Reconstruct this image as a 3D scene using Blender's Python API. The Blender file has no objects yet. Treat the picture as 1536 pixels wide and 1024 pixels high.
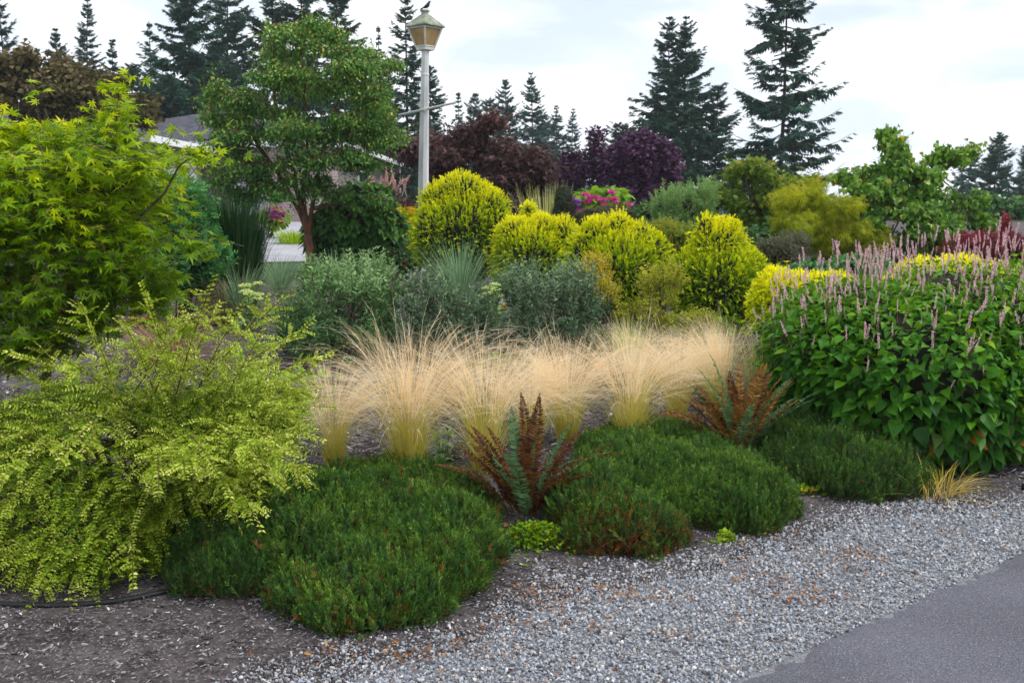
import bpy, math
import numpy as np
sc = bpy.context.scene
R = math.radians

# ---------------------------------------------------------------- camera, sky, sun, exposure
EYE = np.array([0.0, 0.0, 1.55])
PITCH = R(7.7)
F = 1493.0                                     # focal length in pixels of the 1536 px wide photograph
cam_d = bpy.data.cameras.new("camera")
cam_d.lens = 35.0
cam_d.sensor_width = 36.0
cam_d.clip_start = 0.05
cam_d.clip_end = 2000
cam_d.dof.use_dof = True
cam_d.dof.focus_distance = 5.2
cam_d.dof.aperture_fstop = 7.1
cam = bpy.data.objects.new("camera", cam_d)
sc.collection.objects.link(cam)
cam.location = EYE
cam.rotation_euler = (R(90) - PITCH, 0, 0)
sc.camera = cam

SUN_EL, SUN_AZ = R(52), R(100)                  # azimuth measured from +Y towards +X
wd = bpy.data.worlds.new("World")
sc.world = wd
wd.use_nodes = True
nt = wd.node_tree
nt.nodes.clear()
def wn(t, **kw):
    n = nt.nodes.new(t)
    for k, v in kw.items():
        setattr(n, k, v)
    return n
w_out = wn("ShaderNodeOutputWorld")
w_bg = wn("ShaderNodeBackground")
w_bg.inputs["Strength"].default_value = 0.1
sky = wn("ShaderNodeTexSky", sky_type="NISHITA", sun_disc=False)
sky.sun_elevation = SUN_EL
sky.sun_rotation = SUN_AZ
w_tc = wn("ShaderNodeTexCoord")
w_map = wn("ShaderNodeMapping")
w_map.inputs["Scale"].default_value = (1.2, 1.2, 3.6)
w_map.inputs["Location"].default_value = (0.35, 0.1, 0.4)
nz = wn("ShaderNodeTexNoise")
nz.inputs["Scale"].default_value = 2.6
nz.inputs["Detail"].default_value = 8
nz.inputs["Roughness"].default_value = 0.55
ramp = wn("ShaderNodeValToRGB")
ramp.color_ramp.elements[0].position = 0.30
ramp.color_ramp.elements[0].color = (0.72, 0.72, 0.72, 1)
ramp.color_ramp.elements[1].position = 0.52
ramp.color_ramp.elements[1].color = (1, 1, 1, 1)
nz2 = wn("ShaderNodeTexNoise")
nz2.inputs["Scale"].default_value = 6.0
nz2.inputs["Detail"].default_value = 7
cl = wn("ShaderNodeValToRGB")
cl.color_ramp.elements[0].position = 0.38
cl.color_ramp.elements[0].color = (5.9, 6.55, 7.4, 1)
cl.color_ramp.elements[1].position = 0.66
cl.color_ramp.elements[1].color = (9.4, 9.5, 9.7, 1)
w_mix = wn("ShaderNodeMix", data_type="RGBA")
L = nt.links.new
L(w_tc.outputs["Generated"], w_map.inputs["Vector"])
L(w_map.outputs["Vector"], nz.inputs["Vector"])
L(w_map.outputs["Vector"], nz2.inputs["Vector"])
L(nz.outputs["Fac"], ramp.inputs["Fac"])
L(nz2.outputs["Fac"], cl.inputs["Fac"])
L(ramp.outputs["Color"], w_mix.inputs["Factor"])
L(sky.outputs["Color"], w_mix.inputs["A"])
L(cl.outputs["Color"], w_mix.inputs["B"])
L(w_mix.outputs["Result"], w_bg.inputs["Color"])
L(w_bg.outputs["Background"], w_out.inputs["Surface"])

sun_d = bpy.data.lights.new("sun", "SUN")
sun_d.energy = 1.5
sun_d.angle = R(14)
sun_d.color = (1.0, 0.95, 0.87)
sun = bpy.data.objects.new("sun", sun_d)
sc.collection.objects.link(sun)
sun.rotation_euler = (R(90) - SUN_EL, 0, -SUN_AZ + math.pi)
sun.location = (20, 10, 40)

sc.view_settings.view_transform = "Standard"
sc.view_settings.look = "None"
sc.view_settings.exposure = 0.66
sc.view_settings.gamma = 1.0
sc.render.engine = "CYCLES"
sc.cycles.max_bounces = 5
sc.cycles.diffuse_bounces = 3
sc.cycles.glossy_bounces = 2
sc.cycles.transmission_bounces = 3
sc.cycles.transparent_max_bounces = 4
sc.cycles.use_denoising = True

# ---------------------------------------------------------------- numpy helpers
rng = np.random.default_rng(11)
CP, SP = math.cos(PITCH), math.sin(PITCH)
UP = np.array([0, 0, 1.0])

def ray(px, py):
    u, v = (px - 768) / F, (512 - py) / F
    return np.array([u, v * SP + CP, v * CP - SP])

def at(px, py, Y):
    d = ray(px, py)
    return EYE + d * (Y / d[1])

GX = [-20, 4.2, 5.2, 6.2, 8, 11, 14.7, 18, 25, 40, 70, 400]
GZ = [0.0, 0.0, .08, .19, .31, .45, .60, .68, .87, 1.1, 1.15, 1.15]
def gz(x, y):
    x = np.asarray(x, float); y = np.asarray(y, float)
    fade = np.clip((14 - y) / 8, 0, 1)
    ye = y - 0.42 * np.clip(x, -2.5, 3.2) * fade
    s = 0
    for k in (-.5, 0, .5):
        s = s + np.interp(ye + k, GX, GZ)
    return s / 3

def ground(px, py):
    d = ray(px, py)
    t = 1.0
    for i in range(4000):
        p = EYE + d * t
        if p[2] <= gz(p[0], p[1]):
            break
        t += 0.02
    return EYE + d * t

def nrm(v):
    return v / np.maximum(np.linalg.norm(v, axis=-1, keepdims=True), 1e-9)

def frames(d, up):
    d = nrm(d)
    x = nrm(np.cross(d, up))
    z = np.cross(x, d)
    return np.stack([x, d, z], axis=-1)

def T(v, f):
    return np.array(v, float), [np.array(q) for q in f]

DIAMOND = T([(0, 0, 0), (-.5, .5, 0), (0, 1, 0), (.5, .5, 0)], [[(0, 3, 2, 1)]])
FOLD = T([(0, 0, 0), (-.5, .42, .1), (0, .45, 0), (.5, .42, .1), (0, 1, -.12)],
         [[(0, 2, 1), (0, 3, 2), (1, 2, 4), (2, 3, 4)]])

def ovate(droop=.35, fold=.12, rows=((.0, .03), (.16, .40), (.38, .5), (.62, .38), (.84, .16), (1.0, .0))):
    v, f = [], []
    for y, w in rows:
        z = -droop * y * y
        wav = .03 * math.sin(9 * y)
        v += [(-w, y, z + fold * w * 2 + wav), (0, y, z), (w, y, z + fold * w * 2 - wav)]
    for i in range(len(rows) - 1):
        a = i * 3
        f += [(a, a + 1, a + 4, a + 3), (a + 1, a + 2, a + 5, a + 4)]
    return T(v, [f])
OVATE = ovate()
OVATE_FLAT = ovate(.12, .08, ((0, .03), (.25, .42), (.55, .42), (1, 0)))

def palmate(nl=7, spread=115, w=.13, droop=.3):
    v, f = [], []
    for k in range(nl):
        a = R(-spread + 2 * spread * k / (nl - 1))
        ln = 1 - .55 * abs(k - (nl - 1) / 2) / ((nl - 1) / 2)
        dx, dy = math.sin(a), math.cos(a)
        b = len(v)
        m = .42 * ln
        v += [(0, 0, 0), (dx * m - dy * w * ln, dy * m + dx * w * ln, -.04),
              (dx * ln, dy * ln, -droop * ln * ln), (dx * m + dy * w * ln, dy * m - dx * w * ln, -.04)]
        f.append((b, b + 3, b + 2, b + 1))
    return T(v, [f])
PALM = palmate()
PALM5 = palmate(5, 85, .17, .25)

def feather(n=5, w=.09, ang=40, droop=.1):
    v = [(0, 0, 0), (-w * .35, .5, 0), (0, 1, -droop), (w * .35, .5, 0)]
    f = [(0, 3, 2, 1)]
    for k in range(n):
        y = .08 + .75 * k / n
        ln = .45 * (1 - .55 * k / n)
        for s in (-1, 1):
            dx, dy = s * math.sin(R(ang)), math.cos(R(ang))
            b = len(v)
            v += [(0, y, 0), (dx * ln * .5 - dy * w * .3, y + dy * ln * .5 + dx * w * .3 * 1, -.05 * ln),
                  (dx * ln, y + dy * ln, -droop - .15 * ln), (dx * ln * .5 + dy * w * .3, y + dy * ln * .5 - dx * w * .3, -.05 * ln)]
            f.append((b, b + 3, b + 2, b + 1))
    return T(v, [f])
FEATHER = feather()
FEATHER3 = feather(3, .30, 40, .12)

class Mesh:
    """collects pieces and links them as one mesh object"""
    def __init__(self):
        self.V, self.F, self.M, self.TI, self.n = [], [], [], [], 0
    def add(self, V, faces, mat=0, tint=.5):
        V = np.asarray(V, float).reshape(-1, 3)
        for f in faces:
            f = np.asarray(f)
            if f.size:
                self.F.append(f + self.n)
                self.M.append(np.full(len(f), mat, np.int32))
        self.V.append(V)
        t = np.full(len(V), tint, np.float32) if np.isscalar(tint) else np.asarray(tint, np.float32)
        self.TI.append(t)
        self.n += len(V)
    def inst(self, tmpl, P, Rm, S, mat=0, tint=.5):
        tv, tf = tmpl
        P = np.asarray(P); n, m = len(P), len(tv)
        if n == 0:
            return
        S = np.asarray(S, float)
        if S.ndim == 0:
            S = np.full(n, float(S))
        if S.ndim == 1:
            S = np.repeat(S[:, None], 3, 1)
        V = np.einsum('nij,nmj->nmi', Rm, tv[None] * S[:, None, :]) + P[:, None]
        off = (np.arange(n) * m)[:, None, None]
        fs = [(f[None] + off).reshape(-1, f.shape[1]) for f in tf]
        t = tint if np.isscalar(tint) else np.repeat(np.asarray(tint), m)
        self.add(V.reshape(-1, 3), fs, mat, t)
    def ribbon(self, C, W, side, mat=0, tint=.5):
        """C (n,k,3) centre lines, W (n,k) or (k,) widths, side (n,3)"""
        n, k, _ = C.shape
        W = np.broadcast_to(W, (n, k))
        s = side[:, None, :] * W[..., None] * .5
        V = np.stack([C - s, C + s], axis=2).reshape(-1, 3)
        i = np.arange(k - 1)
        q = np.stack([2 * i, 2 * i + 1, 2 * i + 3, 2 * i + 2], 1)
        f = (q[None] + (np.arange(n) * 2 * k)[:, None, None]).reshape(-1, 4)
        if not np.isscalar(tint):
            tint = np.asarray(tint)
            tint = np.repeat(tint, 2 * k) if tint.ndim == 1 else np.repeat(tint.reshape(-1), 2)
        self.add(V, [f], mat, tint)
    def tubes(self, C, rad, sides=3, mat=0, tint=.5):
        """C (n,k,3), rad (n,k)"""
        n, k, _ = C.shape
        rad = np.broadcast_to(rad, (n, k))
        tan = np.gradient(C, axis=1)
        ref = np.where(np.abs(nrm(tan)[..., 2:3]) > .9, np.array([1., 0, 0]), UP)
        Fm = frames(tan.reshape(-1, 3), ref.reshape(-1, 3)).reshape(n, k, 3, 3)
        a = np.arange(sides) * 2 * math.pi / sides
        ring = Fm[..., 0][:, :, None, :] * np.cos(a)[None, None, :, None] + Fm[..., 2][:, :, None, :] * np.sin(a)[None, None, :, None]
        V = (C[:, :, None, :] + ring * rad[..., None, None]).reshape(-1, 3)
        fs = []
        for i in range(k - 1):
            for j in range(sides):
                j2 = (j + 1) % sides
                fs.append((i * sides + j, i * sides + j2, (i + 1) * sides + j2, (i + 1) * sides + j))
        fs = np.array(fs)
        f = (fs[None] + (np.arange(n) * k * sides)[:, None, None]).reshape(-1, 4)
        if not np.isscalar(tint):
            tint = np.repeat(np.asarray(tint), k * sides)
        self.add(V, [f], mat, tint)
    def tube(self, pts, rad, sides=10, mat=0, tint=.5, caps=True):
        pts = np.asarray(pts, float)
        b = self.n
        self.tubes(pts[None], np.asarray(rad, float)[None], sides, mat, tint)
        if caps:
            k = len(pts)
            self.F.append(np.array([[b + j for j in range(sides)][::-1]])); self.M.append(np.full(1, mat, np.int32))
            self.F.append(np.array([[b + (k - 1) * sides + j for j in range(sides)]])); self.M.append(np.full(1, mat, np.int32))
    def box(self, c, s, mat=0, rz=0, tint=.5):
        c = np.asarray(c, float); s = np.asarray(s, float) / 2
        v = np.array([(x, y, z) for z in (-1, 1) for y in (-1, 1) for x in (-1, 1)], float) * s
        ca, sa = math.cos(rz), math.sin(rz)
        v = v @ np.array([[ca, sa, 0], [-sa, ca, 0], [0, 0, 1]]) + c
        self.add(v, [[(0, 2, 3, 1), (4, 5, 7, 6), (0, 1, 5, 4), (2, 6, 7, 3), (0, 4, 6, 2), (1, 3, 7, 5)]], mat, tint)
    def blob(self, c, r, mat=0, tint=.5, noise=.12, nu=24, nv=14, seed=0):
        g = np.random.default_rng(seed)
        ph = g.uniform(0, 6.28, 6); fr = g.integers(2, 5, 6)
        th = np.linspace(0, 2 * math.pi, nu, endpoint=False)
        v = []
        for i in range(nv + 1):
            la = math.pi * (i / nv - .5)
            for a in th:
                k = 1 + noise * (math.sin(fr[0] * a + ph[0] + 2 * la) + math.sin(fr[1] * la * 2 + ph[1] + a) + math.sin(fr[2] * a + ph[2] - 3 * la)) / 2
                v.append((math.cos(la) * math.cos(a) * k, math.cos(la) * math.sin(a) * k, math.sin(la) * k))
        f = [(i * nu + j, i * nu + (j + 1) % nu, (i + 1) * nu + (j + 1) % nu, (i + 1) * nu + j) for i in range(nv) for j in range(nu)]
        self.add(np.array(v) * np.asarray(r) + np.asarray(c), [f], mat, tint)
    def build(self, name, mats, parent=None, smooth=False, world=True):
        me = bpy.data.meshes.new(name)
        if not isinstance(mats, (list, tuple)):
            mats = [mats]
        for m in mats:
            me.materials.append(m)
        V = np.concatenate(self.V)
        if parent is not None and world:
            o = np.zeros(3); p = parent
            while p is not None:
                o += np.array(p.location); p = p.parent
            V = V - o
        loops = np.concatenate([f.reshape(-1) for f in self.F]).astype(np.int32)
        tot = np.concatenate([np.full(len(f), f.shape[1], np.int32) for f in self.F])
        st = np.concatenate([[0], np.cumsum(tot)[:-1]]).astype(np.int32)
        me.vertices.add(len(V)); me.vertices.foreach_set("co", V.astype(np.float32).reshape(-1))
        me.loops.add(len(loops)); me.loops.foreach_set("vertex_index", loops)
        me.polygons.add(len(tot)); me.polygons.foreach_set("loop_start", st)
        me.polygons.foreach_set("material_index", np.concatenate(self.M))
        me.polygons.foreach_set("use_smooth", np.full(len(tot), smooth))
        a = me.attributes.new("tint", "FLOAT", "POINT")
        a.data.foreach_set("value", np.concatenate(self.TI))
        me.update(calc_edges=True)
        ob = bpy.data.objects.new(name, me)
        sc.collection.objects.link(ob)
        ob.parent = parent
        return ob

def tag(o, label, cat, group=None):
    o["label"] = label
    o["category"] = cat
    if group:
        o["group"] = group
    return o

def thing(name, label, cat, loc, group=None):
    o = bpy.data.objects.new(name, None)
    o.empty_display_size = .1
    sc.collection.objects.link(o)
    o.location = [float(v) for v in loc]
    return tag(o, label, cat, group)

def struct(o, kind="structure"):
    o["kind"] = kind
    return o

def dup(root, loc, rz=0, scale=1.0, label=None):
    r = root.copy(); sc.collection.objects.link(r)
    r.location = [float(v) for v in loc]; r.rotation_euler = (0, 0, rz)
    r.scale = (scale, scale, scale) if np.isscalar(scale) else scale
    if label:
        r["label"] = label
    for ch in root.children:
        c = ch.copy(); sc.collection.objects.link(c); c.parent = r
        for g in ch.children:
            d = g.copy(); sc.collection.objects.link(d); d.parent = c
    return r

# ---------------------------------------------------------------- materials
MATS = {}
def leafmat(name, cols, trans=.3, rough=.55, spec=.2, noise=0.0):
    m = bpy.data.materials.new(name); m.use_nodes = True
    n = m.node_tree; n.nodes.clear(); ln = n.links.new
    out = n.nodes.new("ShaderNodeOutputMaterial")
    at_ = n.nodes.new("ShaderNodeAttribute"); at_.attribute_name = "tint"
    geo = n.nodes.new("ShaderNodeNewGeometry")
    ma = n.nodes.new("ShaderNodeMath"); ma.operation = "MULTIPLY_ADD"
    ma.inputs[1].default_value = .22; ma.inputs[2].default_value = -.11
    ad = n.nodes.new("ShaderNodeMath"); ad.operation = "ADD"
    ln(geo.outputs["Random Per Island"], ma.inputs[0])
    ln(ma.outputs[0], ad.inputs[0]); ln(at_.outputs["Fac"], ad.inputs[1])
    rp = n.nodes.new("ShaderNodeValToRGB")
    e = rp.color_ramp.elements
    while len(e) < len(cols):
        e.new(.5)
    gain = 1.30 if trans > 0 else 1.0
    for i, (p, c) in enumerate(cols):
        lum = .3 * c[0] + .6 * c[1] + .1 * c[2]
        sat = 1.14 if trans > 0 else 1.0
        c = [max(.003, min(.93, (lum + (q - lum) * sat) * gain)) for q in c]
        e[i].position = p; e[i].color = (*c, 1)
    ln(ad.outputs[0], rp.inputs["Fac"])
    pb = n.nodes.new("ShaderNodeBsdfPrincipled")
    pb.inputs["Roughness"].default_value = rough
    pb.inputs["Specular IOR Level"].default_value = spec
    ln(rp.outputs["Color"], pb.inputs["Base Color"])
    if trans > 0:
        tr = n.nodes.new("ShaderNodeBsdfTranslucent")
        hs = n.nodes.new("ShaderNodeHueSaturation")
        hs.inputs["Hue"].default_value = .485; hs.inputs["Value"].default_value = 1.5
        ln(rp.outputs["Color"], hs.inputs["Color"]); ln(hs.outputs["Color"], tr.inputs["Color"])
        mx = n.nodes.new("ShaderNodeMixShader"); mx.inputs[0].default_value = trans
        ln(pb.outputs[0], mx.inputs[1]); ln(tr.outputs[0], mx.inputs[2]); ln(mx.outputs[0], out.inputs[0])
    else:
        ln(pb.outputs[0], out.inputs[0])
    return m

def surf(name, c1, c2, scale=8, rough=.8, bump=.2, detail=6, stretch=(1, 1, 1), spec=.3, island=0.0, metal=0, coord="Object", speck=None):
    m = bpy.data.materials.new(name); m.use_nodes = True
    n = m.node_tree; ln = n.links.new
    pb = n.nodes["Principled BSDF"]
    tc = n.nodes.new("ShaderNodeTexCoord"); mp = n.nodes.new("ShaderNodeMapping")
    mp.inputs["Scale"].default_value = stretch
    ln(tc.outputs[coord], mp.inputs["Vector"])
    nz = n.nodes.new("ShaderNodeTexNoise"); nz.inputs["Scale"].default_value = scale; nz.inputs["Detail"].default_value = detail
    ln(mp.outputs[0], nz.inputs["Vector"])
    rp = n.nodes.new("ShaderNodeValToRGB")
    rp.color_ramp.elements[0].position = .35; rp.color_ramp.elements[0].color = (*c1, 1)
    rp.color_ramp.elements[1].position = .65; rp.color_ramp.elements[1].color = (*c2, 1)
    ln(nz.outputs["Fac"], rp.inputs["Fac"])
    col = rp.outputs["Color"]
    if speck:
        vo = n.nodes.new("ShaderNodeTexVoronoi"); vo.inputs["Scale"].default_value = speck[0]
        ln(tc.outputs[coord], vo.inputs["Vector"])
        sp = n.nodes.new("ShaderNodeSeparateColor"); ln(vo.outputs["Color"], sp.inputs["Color"])
        gt = n.nodes.new("ShaderNodeMapRange"); gt.inputs[1].default_value = speck[1]; gt.inputs[2].default_value = speck[1] + .04
        ln(sp.outputs[0], gt.inputs[0])
        mxx = n.nodes.new("ShaderNodeMix"); mxx.data_type = "RGBA"
        ln(gt.outputs[0], mxx.inputs["Factor"]); ln(col, mxx.inputs["A"]); mxx.inputs["B"].default_value = (*speck[2], 1)
        col = mxx.outputs["Result"]
        vo2 = vo
    ln(col, pb.inputs["Base Color"])
    pb.inputs["Roughness"].default_value = rough
    pb.inputs["Specular IOR Level"].default_value = spec
    pb.inputs["Metallic"].default_value = metal
    if bump:
        bp = n.nodes.new("ShaderNodeBump"); bp.inputs["Strength"].default_value = bump; bp.inputs["Distance"].default_value = .02
        ln(nz.outputs["Fac"], bp.inputs["Height"]); ln(bp.outputs[0], pb.inputs["Normal"])
    return m

# ---------------------------------------------------------------- plant helpers
def twigs(ml, ms, S, D, LN, nl=6, t0=.2, drop=0.0, ang=55, jit=.25, ls=.04, lw=1.0, lvar=.3, tmpl=FOLD,
          stem=.003, tint=.5, tvar=.12, tipt=0.0, mat=0, smat=0, lt=1.0, roll=.5, up=1.0, ldroop=0.0, g=None, taper=.35, single=False):
    """twigs from S along D (n,3), length LN (n); nl pairs of leaves each"""
    g = g or rng
    n = len(S)
    if n == 0:
        return
    D = nrm(D)
    LN = np.broadcast_to(np.asarray(LN, float), (n,))
    dv = np.zeros((n, 3)); dv[:, 2] = -np.asarray(drop) * LN
    t = np.linspace(t0, 1, nl)[None, :] + g.uniform(-.5, .5, (n, nl)) * (.6 / nl)
    t = np.clip(t, 0.02, 1.02)[..., None]
    P = S[:, None] + D[:, None] * (LN[:, None, None] * t) + dv[:, None] * t * t
    Tn = nrm(D[:, None] * LN[:, None, None] + 2 * dv[:, None] * t)
    ref = nrm(UP + g.normal(0, roll, (n, 3)))
    side = nrm(np.cross(Tn, np.broadcast_to(ref[:, None], Tn.shape)))
    nn = np.cross(side, Tn)
    nn = np.where(nn[..., 2:3] < 0, -nn, nn)
    tint = np.broadcast_to(np.asarray(tint, float), (n,))
    base = np.repeat(tint[:, None] + g.normal(0, tvar * .5, (n, 1)), nl, 1) + tipt * (t[..., 0] - .5)
    ca, sa = math.cos(R(ang)), math.sin(R(ang))
    for s in (-1, 1):
        keep = np.ones((n, nl), bool)
        if single:
            keep = (np.arange(nl)[None, :] % 2 == (0 if s < 0 else 1)) | np.zeros((n, nl), bool)
        d = Tn * ca + side * (s * sa) + g.normal(0, jit, (n, nl, 3)) - UP * ldroop
        z = nn * up + g.normal(0, jit, (n, nl, 3))
        sz = ls * (1 - taper * np.clip(t[..., 0], 0, 1)) * g.uniform(1 - lvar, 1 + lvar, (n, nl))
        k = keep.reshape(-1)
        fr = frames(d.reshape(-1, 3)[k], z.reshape(-1, 3)[k])
        szz = sz.reshape(-1)[k]
        ml.inst(tmpl, P.reshape(-1, 3)[k], fr, np.stack([szz * lw, szz * lt, szz], 1), mat, (base + g.normal(0, tvar, (n, nl))).reshape(-1)[k])
    if stem:
        tt = np.linspace(0, 1, 4)[None, :, None]
        C = S[:, None] + D[:, None] * (LN[:, None, None] * tt) + dv[:, None] * tt * tt
        ms.tubes(C, stem * np.linspace(1, .35, 4)[None], 3, smat, .5)

def inblobs(clumps, n, g=None, shell=2.0, zmin=None):
    """n random points in a list of (centre, radii) ellipsoids, biased outwards; returns points and outward normals"""
    g = g or rng
    cs = np.array([c for c, r in clumps]); rs = np.array([r for c, r in clumps])
    w = np.prod(rs, 1) ** (2 / 3); w /= w.sum()
    k = g.choice(len(cs), n, p=w)
    d = nrm(g.normal(size=(n, 3)))
    rad = g.random(n) ** (1 / (3 * shell))
    P = cs[k] + d * rs[k] * rad[:, None]
    N = nrm(d / rs[k])
    # throw away what lies deep inside another ellipsoid
    deep = np.zeros(n, bool)
    for c, r in clumps:
        q = np.linalg.norm((P - c) / r, axis=1)
        deep |= q < .62
    keep = ~deep
    if zmin is not None:
        keep &= P[:, 2] > zmin
    return P[keep], N[keep]

def clump(px, py, rx, ry, Y, dr=None):
    s = Y / F
    return np.array(at(px, py, Y)), np.array([rx * s, (dr or rx * s), ry * s])

def curve3(a, b, sag=0.1, k=7, g=None, wob=.04):
    g = g or rng
    a = np.asarray(a, float); b = np.asarray(b, float)
    t = np.linspace(0, 1, k)[:, None]
    ln = np.linalg.norm(b - a)
    mid = (a + b) / 2 + UP * sag * ln + g.normal(0, wob, 3) * ln
    p = (1 - t) ** 2 * a + 2 * t * (1 - t) * mid + t * t * b
    p[1:-1] += g.normal(0, wob * .25, (k - 2, 3)) * ln
    return p

def limbs(m, base, fork, targets, r0, g=None, sub=4, sag=.12):
    """trunk from base to fork, limbs to the targets, side branches"""
    g = g or rng
    m.tube(curve3(base, fork, 0, 8, g, .03), np.linspace(r0 * 1.15, r0 * .8, 8), 12)
    targets = [np.asarray(q, float) for q in targets]
    up_ = sorted(range(len(targets)), key=lambda i: -targets[i][2])
    main = []                                    # a few leading limbs, spread apart
    for i in up_ + up_:
        if len(main) < min(4, len(targets)) and all(np.linalg.norm((targets[i] - targets[j])[:2]) > .35 * np.ptp([q[0] for q in targets]) / 2 for j in main):
            main.append(i)
    curves = []
    for n_, i in enumerate(main):
        c = curve3(fork if n_ else np.asarray(fork) - UP * .05, targets[i], sag, 10, g)
        rr = r0 * g.uniform(.52, .68)
        m.tube(c, np.linspace(rr, rr * .2, 10), 8, caps=False)
        curves.append((c, rr))
    for i, tg in enumerate(targets):
        if i in main:
            continue
        best = min(((np.linalg.norm(c[k] - tg) + .25 * max(0, c[k][2] - tg[2]), ci, k) for ci, (c, _) in enumerate(curves) for k in range(1, 8)))
        c0, rm = curves[best[1]]
        s = c0[best[2]]
        c = curve3(s, tg, -sag * .5 if tg[2] < s[2] else sag, 8, g)
        rr = rm * (1 - .75 * best[2] / 9) * .62
        m.tube(c, np.linspace(rr, rr * .25, 8), 7, caps=False)
        for q in range(sub):
            k = g.integers(3, 7)
            ln = np.linalg.norm(tg - s) * g.uniform(.2, .45)
            e = c[k] + nrm(g.normal(size=3) * (1, 1, .5) + nrm(c[k] - c[k - 1])) * ln
            m.tube(curve3(c[k], e, .05, 5, g), np.linspace(rr * .4, rr * .1, 5), 5, caps=False)

# ================================================================ THE SETTING
M_soil = surf("bark_soil", (.034, .028, .030), (.092, .078, .080), 9, .95, .6, 10, speck=(140, .86, (.16, .14, .13)))
M_lawn = surf("lawn_base", (.03, .06, .018), (.05, .09, .025), 14, .9, .3)
M_asph = surf("asphalt", (.066, .066, .083), (.150, .150, .178), 150, .92, .35, 10, speck=(330, .955, (.36, .36, .40)))
M_conc = surf("concrete_drive", (.30, .30, .33), (.42, .42, .45), 1.2, .9, .1, 8)

def sheet(name, xs, ys, zf, mat, dz=0.0):
    m = Mesh()
    X, Y = np.meshgrid(xs, ys)
    Z = zf(X, Y) + dz
    nx, ny = len(xs), len(ys)
    i, j = np.meshgrid(np.arange(nx - 1), np.arange(ny - 1))
    a = (j * nx + i).reshape(-1)
    m.add(np.stack([X, Y, Z], -1).reshape(-1, 3), [np.stack([a, a + 1, a + nx + 1, a + nx], 1)])
    return struct(m.build(name, mat, smooth=True))

sheet("ground", np.concatenate([np.linspace(-300, -12, 24), np.linspace(-10, 10, 160), np.linspace(12, 300, 24)]),
      np.concatenate([np.linspace(-30, 1, 8), np.linspace(1.5, 16, 130), np.linspace(17, 60, 40), np.linspace(65, 320, 30)]),
      lambda x, y: gz(x, y) + .012 * np.sin(3.1 * x + 1.7 * y) * np.sin(2.3 * y - x) * np.clip((y - 4.6) / 2, 0, 1), M_soil)

# asphalt road: everything on the near right side of its ragged edge
E0, E1 = ground(1110, 1024), ground(1536, 832)
ed = nrm((E1 - E0)[:2]); en = np.array([ed[1], -ed[0]])
m = Mesh()
k = 2400
s = np.linspace(-14, 22, k)
rag = .018 * np.sin(s * 9) + .012 * np.sin(s * 23 + 1) + np.convolve(rng.normal(0, .022, k), np.ones(3) / 3, 'same')
edge = E0[:2] + ed * s[:, None] + en * rag[:, None]
rows = [0, .05, .4, 2, 7]
V = np.stack([np.column_stack([edge + en * r, np.full(k, .004 if r == 0 else .012)]) for r in rows], 1)
nr = len(rows)
f = [(i * nr + j, i * nr + j + 1, (i + 1) * nr + j + 1, (i + 1) * nr + j) for i in range(k - 1) for j in range(nr - 1)]
m.add(V.reshape(-1, 3), [f])
road = struct(m.build("road", M_asph, smooth=True))
def road_side(x, y):                                # > 0 on the road
    return (x - E0[0]) * en[0] + (y - E0[1]) * en[1]

# driveway and lawn strip beyond the bed
def patch(name, poly, mat, dz, kind="structure"):
    m = Mesh()
    poly = np.array(poly, float)
    n = 14
    A, B, C, D = poly
    u, v = np.meshgrid(np.linspace(0, 1, n), np.linspace(0, 1, n))
    P = ((1 - u) * (1 - v))[..., None] * A + (u * (1 - v))[..., None] * B + (u * v)[..., None] * C + ((1 - u) * v)[..., None] * D
    P = P.reshape(-1, 2)
    z = gz(P[:, 0], P[:, 1]) + dz
    f = [(j * n + i, j * n + i + 1, (j + 1) * n + i + 1, (j + 1) * n + i) for i in range(n - 1) for j in range(n - 1)]
    m.add(np.column_stack([P, z]), [f])
    return struct(m.build(name, mat, smooth=True), kind)
def gp2(px, py):
    q = ground(px, py); return (q[0], q[1])
d0_, d1_ = gp2(366, 396), gp2(458, 395)
patch("driveway", [d0_, d1_, (-1.8, 24), (-2.6, 33)], M_conc, .03)
patch("driveway_far", [d0_, (-2.6, 33), (-4.0, 36), (-10.5, 33)], M_conc, .026)
l0_, l1_ = gp2(350, 424), gp2(520, 418)
sheet("grass_field", np.linspace(-298, 298, 40), np.linspace(36, 318, 40), lambda x, y: gz(x, y), M_lawn, .012)
patch("lawn", [l0_, l1_, (d1_[0] + 1.2, d1_[1] + .3), (d0_[0] - .3, d0_[1] + .2)], M_lawn, .014)

def stain(mat, scale, lo, hi):
    n = mat.node_tree; pb = n.nodes["Principled BSDF"]; src = pb.inputs["Base Color"].links[0].from_socket
    tc = n.nodes.new("ShaderNodeTexCoord"); nz = n.nodes.new("ShaderNodeTexNoise"); nz.inputs["Scale"].default_value = scale; nz.inputs["Detail"].default_value = 9
    mr = n.nodes.new("ShaderNodeMapRange"); mr.inputs[1].default_value = .3; mr.inputs[2].default_value = .7; mr.inputs[3].default_value = lo; mr.inputs[4].default_value = hi
    hs = n.nodes.new("ShaderNodeHueSaturation")
    n.links.new(tc.outputs["Object"], nz.inputs["Vector"]); n.links.new(nz.outputs["Fac"], mr.inputs[0]); n.links.new(mr.outputs[0], hs.inputs["Value"])
    n.links.new(src, hs.inputs["Color"]); n.links.new(hs.outputs["Color"], pb.inputs["Base Color"])
stain(M_asph, 1.6, .78, 1.18)
stain(M_soil, 2.2, .65, 1.45)
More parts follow.
